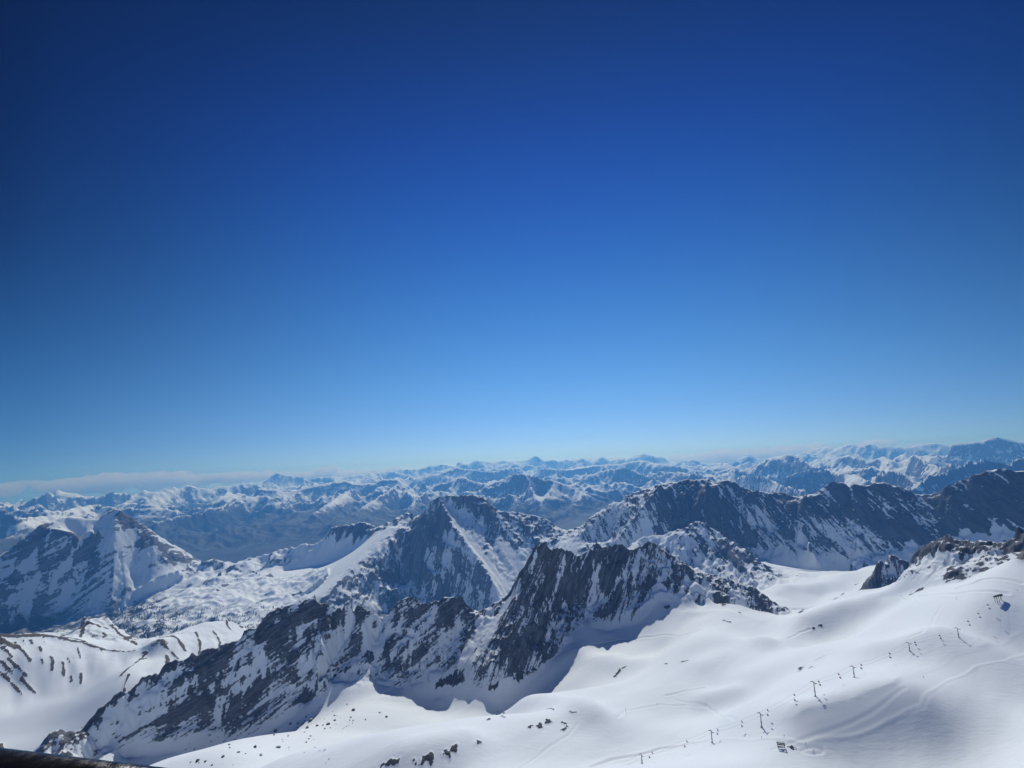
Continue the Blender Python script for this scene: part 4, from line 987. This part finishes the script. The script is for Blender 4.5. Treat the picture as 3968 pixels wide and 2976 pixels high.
# cables and chairs
top_end = Vector((st_p.x, st_p.y, st_p.z + SH - 0.3)) - line_dir * 0.0
first = TOPS[0] - line_dir * 120 + Vector((0, 0, -22))
nodes = [first] + TOPS + [top_end]
side = Vector((-line_dir.y, line_dir.x, 0))
CABLE = {}
for sgn in (-1, 1):
    bm = B(); path = []
    for a, b in zip(nodes[:-1], nodes[1:]):
        L_ = (b - a).length
        for k in range(8):
            t = k / 8; path.append(a.lerp(b, t) + side * sgn * ARM + Vector((0, 0, -4 * 0.022 * L_ * t * (1 - t))))
    path.append(nodes[-1] + side * sgn * ARM)
    for a, b in zip(path[:-1], path[1:]): bar(bm, a, b, 0.06, None, 5)
    o = link('haul_cable', bm, M_dark)
    tag(o, 'thin steel haul cable on the %s side of the lift towers' % ('far left' if sgn > 0 else 'near right'), 'cable', 'cables of the chairlift')
    CABLE[sgn] = path
def chair():
    c = empty('lift_chair', (0, 0, 0))
    bm = B(); bar(bm, (0, 0, 0), (0, 0.0, -0.5), 0.07); bar(bm, (0, 0, -0.5), (-0.5, 0, -1.6), 0.07); bar(bm, (-0.5, 0, -1.6), (-0.35, 0, -2.5), 0.07); bar(bm, (-0.35, -1.6, -2.4), (-0.35, 1.6, -2.4), 0.07)
    for sy in (-1.6, 1.6): bar(bm, (-0.35, sy, -2.4), (-0.25, sy, -4.1), 0.06)
    link('hanger', bm, M_steel, c)
    bm = B(); box(bm, (0.15, 0, -4.1), (0.9, 3.3, 0.16), bev=0.05); link('seat', bm, M_black, c)
    bm = B(); box(bm, (-0.3, 0, -3.6), (0.14, 3.3, 1.0), Matrix.Rotation(RAD(-8), 3, 'Y'), 0.05); link('backrest', bm, M_black, c)
    bm = B(); bar(bm, (0.75, -1.5, -3.5), (0.75, 1.5, -3.5), 0.06)
    for sy in (-1.0, 0, 1.0): bar(bm, (0.75, sy, -3.5), (0.85, sy, -4.7), 0.05)
    link('safety_bar', bm, M_steel, c)
    bm = B()
    pr = [(-0.55, -3.1), (-0.5, -2.5), (-0.1, -2.2), (0.4, -2.25), (0.75, -2.6)]
    A_ = [[bm.verts.new((x, y, z)) for x, z in pr] for y in (-1.65, -1.3, 1.3, 1.65)]
    for a, b in zip(A_[:-1], A_[1:]):
        for k in range(4): bm.faces.new((a[k], a[k + 1], b[k + 1], b[k]))
    bmesh.ops.solidify(bm, geom=bm.faces[:], thickness=0.06)
    link('hood', bm, M_red, c)
    return c
cp = chair(); first_used = False
for sgn in (-1, 1):
    path = CABLE[sgn]
    for i in range(len(nodes) - 1):
        for f in ((1, 5) if i < len(nodes) - 2 else (2, 4, 6)):
            if i == 0 and f < 5: continue
            fr = f + (0.35 if sgn > 0 else -0.25)
            k = i * 8 + int(fr); q = path[k].lerp(path[k + 1], fr - int(fr))
            o = cp if not first_used else copy_tree(cp)
            first_used = True
            o.location = q; o.rotation_euler = (0, 0, LZ + (math.pi if sgn < 0 else 0))
            spans = ['below the first lift tower', 'between the two lowest lift towers', 'between second and third lowest tower', 'just below the tallest tower', 'just above the tallest tower', 'between the fifth and sixth tower', 'between the sixth and last tower', 'between last tower and top station']
            where = ('lower' if f <= 2 else 'upper') if i < len(nodes) - 2 else {2: 'lower', 4: 'middle', 6: 'upper'}[f]
            tag(o, '%s red chair, %s cable, %s' % (where, 'far' if sgn > 0 else 'near', spans[i]), 'lift chair', 'chairs on the chairlift')

# ------------------------------------------------------------------ open lift frame and the equipment beside it
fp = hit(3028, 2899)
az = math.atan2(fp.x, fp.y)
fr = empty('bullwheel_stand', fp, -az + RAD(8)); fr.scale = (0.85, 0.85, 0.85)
for x in (-5.2, 5.2):
    for y in (-2.6, 2.6):
        bm = B(); box(bm, (x, y, 4.0), (0.5, 0.5, 10.5)); link('post', bm, M_dark, fr)
for y in (-2.6, 2.6):
    bm = B(); box(bm, (0, y, 6.6), (12.6, 1.1, 1.5), bev=0.12); link('beam', bm, M_black, fr)
bm = B()
for y in (-2.6, 2.6): box(bm, (0, y, 9.2), (10.9, 0.3, 0.35))
for x in (-5.2, 5.2): box(bm, (x, 0, 9.2), (0.3, 4.9, 0.3))
link('top_rail', bm, M_steel, fr)
bm = B(); disc(bm, (0, 0, 5.4), 2.2, 0.4, None, 24); bar(bm, (0, 0, 5.4), (0, 0, 7.2), 0.25); link('bullwheel', bm, M_dark, fr)
bm = B(); box(bm, (0, 2.6, 0.7), (10.0, 0.8, 1.3), bev=0.1); link('shadow_bar', bm, M_dark, fr)  # dark bar standing in for the shadow at the foot of the frame
tag(fr, 'open dark steel lift frame on posts in a dug hollow', 'bullwheel stand')
ep = hit(3068, 2897)
eq = empty('machine', ep, -az)
bm = B(); box(bm, (0, 0, 0.9), (4.6, 2.6, 1.6), bev=0.25); link('body', bm, M_dark, eq)
bm = B(); box(bm, (0.4, 0, 2.3), (2.0, 2.2, 1.4), bev=0.3); link('cab', bm, M_black, eq)
for sx in (-1, 1):
    bm = B(); box(bm, (sx * 4.0, 0, 0.8), (3.8, 0.5, 0.5), Matrix.Rotation(RAD(10 * sx), 3, 'Y'), 0.1); box(bm, (sx * 5.6, 0, 0.3), (0.6, 2.2, 0.7), None, 0.1); link('arm', bm, M_dark, eq)
for sy in (-1, 1):
    bm = B(); box(bm, (0, sy * 1.5, 0.45), (5.0, 0.7, 0.9), None, 0.3); link('track', bm, M_black, eq)
tag(eq, 'low dark machine with two arms parked beside the lift frame', 'machine')

# ------------------------------------------------------------------ marker poles and skiers
M_pole = simple('marker_pole', (0.10, 0.09, 0.09), 0.6)
for i, (u, v, h, lb) in enumerate(((2425, 2764, 9, 'thin marker pole on the snow crest left of the curved track'), (2547, 2735, 5, 'short marker pole at the left end of the curved track'), (3707, 2326, 8, 'thin marker pole beside the upper run, left of the top station'))):
    p = hit(u, v); o = empty('marker_pole', p)
    bm = B(); bar(bm, (0, 0, -1), (0, 0, h), 0.22, 0.16, 8); link('pole', bm, M_pole, o)
    bm = B(); box(bm, (0, 0, h - 0.6), (0.9, 0.12, 0.9)); link('board', bm, M_pole, o)
    tag(o, lb, 'marker pole', 'marker poles on the snowfield')
def person_mesh(name, m):
    V_ = [(0, 0, 0.95), (0, 0, 1.2), (0, 0, 1.42), (0, 0, 1.55), (0, 0, 1.68), (0.1, 0, 0.9), (0.13, 0.06, 0.5), (0.14, -0.02, 0.08), (0.14, 0.14, 0.05), (-0.1, 0, 0.9), (-0.13, 0.06, 0.5), (-0.14, -0.02, 0.08), (-0.14, 0.14, 0.05),
          (0.2, 0, 1.4), (0.3, 0.02, 1.15), (0.3, 0.25, 1.02), (-0.2, 0, 1.4), (-0.3, 0.02, 1.15), (-0.3, 0.25, 1.02)]
    E_ = [(0, 1), (1, 2), (2, 3), (3, 4), (0, 5), (5, 6), (6, 7), (7, 8), (0, 9), (9, 10), (10, 11), (11, 12), (2, 13), (13, 14), (14, 15), (2, 16), (16, 17), (17, 18)]
    rad = [.17, .18, .17, .07, .12, .11, .08, .06, .05, .11, .08, .06, .05, .08, .06, .05, .08, .06, .05]
    me = bpy.data.meshes.new(name); me.from_pydata(V_, E_, [])
    o = bpy.data.objects.new(name, me); COL.objects.link(o)
    md = o.modifiers.new('skin', 'SKIN')
    for i, r in enumerate(rad): me.skin_vertices[0].data[i].radius = (r, r)
    me.skin_vertices[0].data[0].use_root = True
    sb = o.modifiers.new('sub', 'SUBSURF'); sb.levels = 1; sb.render_levels = 1
    dg = bpy.context.evaluated_depsgraph_get()
    m2 = bpy.data.meshes.new_from_object(o.evaluated_get(dg)); m2.name = name
    bpy.data.objects.remove(o); m2.materials.clear(); m2.materials.append(m)
    return m2
SK = {'dark': simple('dark_ski_clothes', (0.03, 0.035, 0.05)), 'pink': simple('pink_ski_clothes', (0.45, 0.12, 0.22))}
pm_ = {k: person_mesh('body', m) for k, m in SK.items()}
M_ski = simple('ski', (0.1, 0.1, 0.12), 0.4)
for u, v, c, lb in ((3039, 2854, 'dark', 'skier in dark clothes on the groomed run above the lift frame'), (3122, 2883, 'pink', 'skier in pink clothes right of the lift frame'), (2952, 2860, 'dark', 'skier in dark clothes at the left end of the groomed run'),
                    (3149, 2914, 'dark', 'left one of two people standing inside the ring track'), (3153, 2910, 'dark', 'right one of two people standing inside the ring track'), (3942, 2290, 'dark', 'person in dark clothes right of the top station'), (3579, 2626, 'dark', 'lone skier on open snow below the chairs')):
    p = hit(u, v)
    o = empty('person', p, random.uniform(0, 6)); o.scale = (1.5, 1.5, 1.5) if 'ring' not in lb else (1.3, 1.3, 1.3)
    b = bpy.data.objects.new('body', pm_[c]); COL.objects.link(b); b.parent = o
    bm = B(); g = bmesh.ops.create_uvsphere(bm, u_segments=10, v_segments=7, radius=0.13); bmesh.ops.translate(bm, vec=(0, 0.01, 1.72), verts=g['verts']); link('helmet', bm, M_black, b, True)
    for sx in (-0.14, 0.14):
        bm = B(); box(bm, (sx, 0.1, 0.015), (0.09, 1.6, 0.03)); link('ski', bm, M_ski, o)
    tag(o, lb, 'person')

# ------------------------------------------------------------------ boulders on the snow under the jagged ridge
def boulder_material():
    m, nt, n, l = mat('boulder_rock')
    geo = n.new('ShaderNodeNewGeometry'); sp = n.new('ShaderNodeSeparateXYZ'); l.new(geo.outputs['Normal'], sp.inputs[0])
    nn = noise_node(n, l, geo.outputs['Position'], 0.5, 5)
    f = ramp2(n, l, math_node(n, l, 'MULTIPLY_ADD', nn, 0.5, sp.outputs['Z']), 1.08, 1.2)
    b = n.new('ShaderNodeBsdfPrincipled'); b.inputs['Roughness'].default_value = 0.85
    l.new(mixc(n, l, f, mixc(n, l, nn, (0.04, 0.036, 0.034), (0.13, 0.115, 0.10)), (0.76, 0.82, 0.88)), b.inputs['Base Color'])
    bp = n.new('ShaderNodeBump'); bp.inputs['Distance'].default_value = 0.6; l.new(nn, bp.inputs['Height']); l.new(bp.outputs[0], b.inputs['Normal'])
    out_of(nt, b); return m
M_boul = boulder_material()
BM = []
for k in range(8):
    bm = B(); bmesh.ops.create_icosphere(bm, subdivisions=2, radius=1.0)
    off = Vector((k * 7.3, k * 3.1, k * 1.7))
    for v in bm.verts:
        q = v.co.normalized()
        f = 1 + 0.38 * mnoise.noise(q * 1.2 + off) + 0.22 * mnoise.noise(q * 2.9 + off)
        for pl_ in range(4):      # chop flat faces
            d_ = Vector((math.sin(k * 5 + pl_ * 2.1), math.cos(k * 3 + pl_ * 1.7), 0.4 * math.sin(pl_ + k))).normalized()
            f = min(f, 0.72 / max(0.01, q.dot(d_))) if q.dot(d_) > 0 else f
        v.co = q * f; v.co.z *= 0.7
    me = bpy.data.meshes.new('boulder'); bm.to_mesh(me); bm.free(); me.materials.append(M_boul); BM.append(me)
BO = [(1000, a) for a in ((817, 1165, 45), (762, 1114, 15), (410, 1222, 20), (430, 1202, 11), (455, 1252, 50), (400, 1255, 13), (340, 1277, 28), (385, 1282, 30), (275, 1281, 30), (337, 1315, 15), (420, 1320, 40), (398, 1353, 15), (508, 1300, 35), (555, 1294, 19), (600, 1286, 42), (572, 1324, 19), (620, 1314, 15), (655, 1212, 22), (680, 1212, 11), (658, 1252, 30), (668, 1282, 13), (795, 1226, 22), (785, 1250, 15), (815, 1252, 17), (810, 1274, 13), (775, 1297, 9), (755, 1304, 11), (740, 1312, 9), (727, 1324, 11), (640, 1177, 9), (920, 1244, 15), (1043, 1185, 21), (705, 1227, 9), (570, 1237, 11), (530, 1142, 13), (505, 1154, 9), (553, 1117, 11), (148, 1344, 38), (135, 1378, 30), (258, 1380, 19), (255, 1392, 13), (205, 1414, 15), (212, 1432, 13), (265, 1482, 15), (262, 1499, 11), (170, 1486, 46), (450, 1388, 19), (435, 1412, 17), (478, 1414, 11), (412, 1441, 23), (15, 1480, 13), (22, 1552, 38), (395, 1529, 13), (608, 1582, 17), (580, 1617, 11), (1100, 1222, 24))] + \
     [(0, a) for a in ((1965, 1461, 28), (1968, 1487, 22), (2185, 1484, 46), (2045, 1525, 36), (2105, 1537, 20), (1912, 1562, 46), (1693, 1598, 48), (1635, 1610, 19), (1760, 1603, 28), (1818, 1635, 28), (1705, 1615, 17), (1665, 1499, 20), (1592, 1502, 17), (1470, 1632, 9), (965, 1562, 9), (2000, 1632, 13))]
uniq = {817: 'large lone dark boulder on the snow just below the shadowed hollow', 508: 'tall pointed dark boulder in the middle of the boulder field', 170: 'large dark boulder at the lower end of the boulder field', 1693: 'dark boulder nearest the railing, at lower left on the snow', 1912: 'wide dark boulder at lower left, right of the one nearest the railing', 1043: 'small lone boulder right of the boulder field on open snow', 22: 'large boulder close to the bottom edge below the boulder field', 148: 'boulder at the left end of the boulder field, upper of a close pair', 135: 'boulder at the left end of the boulder field, lower of a close pair', 455: 'wide flat boulder at the upper left of the boulder field'}
for i, (ox, (dx, dy, w)) in enumerate(BO):
    u, v = ox + dx * 0.45208, 2226 + dy * 0.45208
    p = hit(u, v)
    if p is None: continue
    dist = math.sqrt(p.x ** 2 + p.y ** 2 + (p.z - CAMZ) ** 2)
    off = math.hypot(u - 1984, v - 1488)
    rad = 0.5 * w * 0.45208 * dist / math.sqrt(FPX ** 2 + off ** 2) * 1.05 * FPX / math.sqrt(FPX ** 2 + off ** 2) * 1.15
    o = bpy.data.objects.new('boulder', BM[i % 8]); COL.objects.link(o)
    o.location = (p.x, p.y, p.z + rad * 0.12)
    k = random.uniform(0.7, 1.15)
    o.scale = (rad * random.uniform(0.85, 1.15), rad * random.uniform(0.7, 1.0), rad * k)
    o.rotation_euler = (random.uniform(-0.3, 0.3), random.uniform(-0.3, 0.3), random.uniform(0, 6.28))
    if dx in uniq: tag(o, uniq[dx], 'boulder', 'boulders scattered over the snow')
    else:
        size = 'sizeable' if w >= 35 else 'middling' if w >= 22 else 'small' if w >= 14 else 'tiny'
        part = ('near the railing' if u < 700 else 'in the lower left part of the boulder field' if u < 1060 and v > 2820 else 'at the left of the boulder field' if u < 1150 and v > 2760 else 'at the top left of the boulder field' if u < 1230 and v < 2800 else 'in the middle of the boulder field' if u < 1290 else 'at the right of the boulder field')
        tag(o, '%s dark boulder on the snow %s' % (size, part), 'boulder', 'boulders scattered over the snow')

# ------------------------------------------------------------------ scattered trees at the foot of the hilly plateau
def forest():
    vs, fs = [], []
    g = np.random.default_rng(5); cnt = 0
    for _ in range(16000):
        u = g.uniform(380, 1180); v = g.uniform(2350, 2480)
        if g.random() > np.clip((v - 2270) / 170, 0, 1) * (0.35 + 0.65 * (abs(u - 560) < 130)): continue
        az, t = ray(u, v)
        if vnoise(np.array([u / 40.0]), np.array([v / 25.0]), 3)[0] < -0.12: continue
        p = hit(u, v, 5000, 9000)
        if p is None or p.z > 1900: continue
        h = g.uniform(10, 20); r = h * 0.2; b = len(vs)
        for k in range(5):
            a = k * 1.2566 + cnt; vs.append((p.x + r * math.cos(a), p.y + r * math.sin(a), p.z + h * 0.1))
        vs.append((p.x, p.y, p.z + h)); vs.append((p.x, p.y, p.z - 1))
        for k in range(5): fs.append((b + k, b + (k + 1) % 5, b + 5)); fs.append((b + (k + 1) % 5, b + k, b + 6))
        cnt += 1
        if cnt > 2200: break
    me = bpy.data.meshes.new('forest'); me.from_pydata(vs, [], fs); me.materials.append(simple('conifer_green', (0.028, 0.04, 0.03), 0.8, 0, 0.4, 0.02))
    o = bpy.data.objects.new('forest', me); COL.objects.link(o); tag(o, 'thin dark conifer forest on the snowy hills below the left massif', kind='stuff')
forest()

# ------------------------------------------------------------------ clouds beyond the ranges
def cloud_material():
    m, nt, n, l = mat('cloud_vapour')
    v = n.new('ShaderNodeVolumePrincipled'); v.inputs['Color'].default_value = (1, 1, 1, 1); v.inputs['Density'].default_value = 0.0014; v.inputs['Anisotropy'].default_value = 0.45
    out_of(nt, v, True); return m
M_cloud = cloud_material()
def cloud(puffs, label, dist):
    """one bank of cumulus: (u, v of its top, width in px, height in px) puffs at a distance beyond the last range"""
    bm = B()
    g = random.Random(hash(label) & 0xffff)
    for (u, v, w, h) in puffs:
        az, t = ray(u, v)
        D_ = dist + g.uniform(-1200, 1200)
        k = D_ / FPX * math.cos(az)
        az2, t2 = ray(u, v + h)
        ztop = CAMZ + D_ * t; W = w * k / max(math.cos(az), 0.5)
        Hh = max(D_ * (t - t2), 150)
        n_ = max(3, int(w / 14))
        for q in range(n_):
            fx = (q + 0.5) / n_ - 0.5 + g.uniform(-.1, .1)
            r = Hh * g.uniform(0.35, 0.62) * (1 - 1.1 * abs(fx) ** 1.5)
            c = Vector((D_ * math.sin(az) + fx * W * math.cos(az), D_ * math.cos(az) - fx * W * math.sin(az) + g.uniform(-400, 400), ztop - r * g.uniform(0.9, 1.25)))
            s_ = bmesh.ops.create_icosphere(bm, subdivisions=3, radius=1.0)
            for vt in s_['verts']:
                d_ = vt.co.normalized(); f = 1 + 0.35 * mnoise.noise(d_ * 1.8 + c * 0.001) + 0.2 * mnoise.noise(d_ * 4.5 + c * 0.001)
                vt.co = c + Vector((d_.x * r * 1.5 * f, d_.y * r * 1.5 * f, d_.z * r * f))
    me = bpy.data.meshes.new('cloud'); bm.to_mesh(me); bm.free()
    o = bpy.data.objects.new('cloud', me); COL.objects.link(o); me.materials.append(M_cloud)
    rm = o.modifiers.new('merge', 'REMESH'); rm.mode = 'VOXEL'; rm.voxel_size = 100
    tag(o, label, kind='stuff')
cloud([(60, 1866, 60, 40), (110, 1857, 50, 34), (30, 1878, 70, 45)], 'small white cloud at the left end of the horizon', 68000)
cloud([(230, 1858, 110, 50), (330, 1848, 130, 60), (420, 1837, 110, 66), (480, 1832, 100, 66), (560, 1830, 130, 60), (650, 1826, 120, 60), (690, 1823, 70, 60), (760, 1832, 110, 50)], 'long bank of white cumulus cloud on the left horizon', 66000)
cloud([(870, 1832, 110, 44), (930, 1828, 90, 44), (1010, 1822, 90, 40), (980, 1830, 120, 40), (1060, 1826, 80, 40)], 'white cloud bank left of the pointed distant peak', 66000)
cloud([(1200, 1824, 120, 44), (1268, 1806, 60, 60), (1320, 1818, 110, 46), (1400, 1818, 110, 40), (1480, 1816, 80, 36), (1525, 1808, 40, 36)], 'white cloud bank with one raised puff right of the pointed distant peak', 66000)
cloud([(2255, 1772, 60, 34), (2330, 1775, 60, 30), (2380, 1770, 90, 30)], 'small white cloud low over the middle of the horizon', 60000)
cloud([(2660, 1760, 100, 50), (2740, 1750, 110, 54), (2800, 1738, 70, 60), (2880, 1738, 100, 56), (2950, 1732, 80, 56), (3040, 1722, 60, 56), (3120, 1716, 90, 60), (3165, 1722, 80, 50)], 'white cumulus bank on the horizon right of the middle', 60000)
cloud([(3310, 1716, 60, 36), (3340, 1712, 50, 34)], 'small white cloud beside the rounded snowy summit at right', 60000)
cloud([(3385, 1702, 60, 44), (3415, 1704, 60, 40)], 'bright white cloud puff over the right ranges', 60000)
cloud([(3560, 1716, 70, 26)], 'faint flat white cloud over the right ranges', 60000)

# ------------------------------------------------------------------ railing of the viewing platform, close to the camera
def railing():
    a1, t1 = ray(-420, 2862); a2, t2 = ray(700, 3002)
    zr = -0.30
    p1 = Vector((zr / t1 * math.sin(a1), zr / t1 * math.cos(a1), CAMZ + zr)); p2 = Vector((zr / t2 * math.sin(a2), zr / t2 * math.cos(a2), CAMZ + zr))
    d = (p2 - p1).normalized(); rr = 0.026
    A_, B_ = p1 - d * 1.0 - Vector((0, 0, rr)), p2 + d * 0.5 - Vector((0, 0, rr))
    o = empty('railing', (A_.x, A_.y, CAMZ - 1.45))
    m, nt, n, l = mat('worn_black_metal')
    b = n.new('ShaderNodeBsdfPrincipled'); b.inputs['Metallic'].default_value = 0.35; b.inputs['Base Color'].default_value = (0.022, 0.022, 0.024, 1)
    tc = n.new('ShaderNodeTexCoord'); nn = noise_node(n, l, tc.outputs['Object'], 60, 5, 0.7)
    mr = n.new('ShaderNodeMapRange'); l.new(nn, mr.inputs[0]); mr.inputs[1].default_value = 0.35; mr.inputs[2].default_value = 0.65; mr.inputs[3].default_value = 0.10; mr.inputs[4].default_value = 0.42
    l.new(mr.outputs[0], b.inputs['Roughness'])
    bp = n.new('ShaderNodeBump'); bp.inputs['Distance'].default_value = 0.0008; l.new(nn, bp.inputs['Height']); l.new(bp.outputs[0], b.inputs['Normal'])
    out_of(nt, b)
    org = Vector(o.location)
    bm = B(); bar(bm, A_ - org, B_ - org, rr, None, 40); link('handrail', bm, m, o, True)
    for f in (0.05, 0.93):
        q = A_.lerp(B_, f) - org
        bm = B(); bar(bm, (q.x, q.y, -0.15), q, 0.02, None, 16); link('post', bm, m, o, True)
    for h in (0.35, 0.7):
        bm = B(); bar(bm, A_.lerp(B_, 0.05) - org - Vector((0, 0, h)), A_.lerp(B_, 0.93) - org - Vector((0, 0, h)), 0.012, None, 12); link('crossbar', bm, m, o, True)
    tag(o, 'black metal handrail with a worn shiny edge in the lower left corner', 'railing')
railing()
print('done', round(time.time() - T0, 1), 'tris', sum(len(o.data.polygons) for o in S.objects if o.type == 'MESH') * 2)
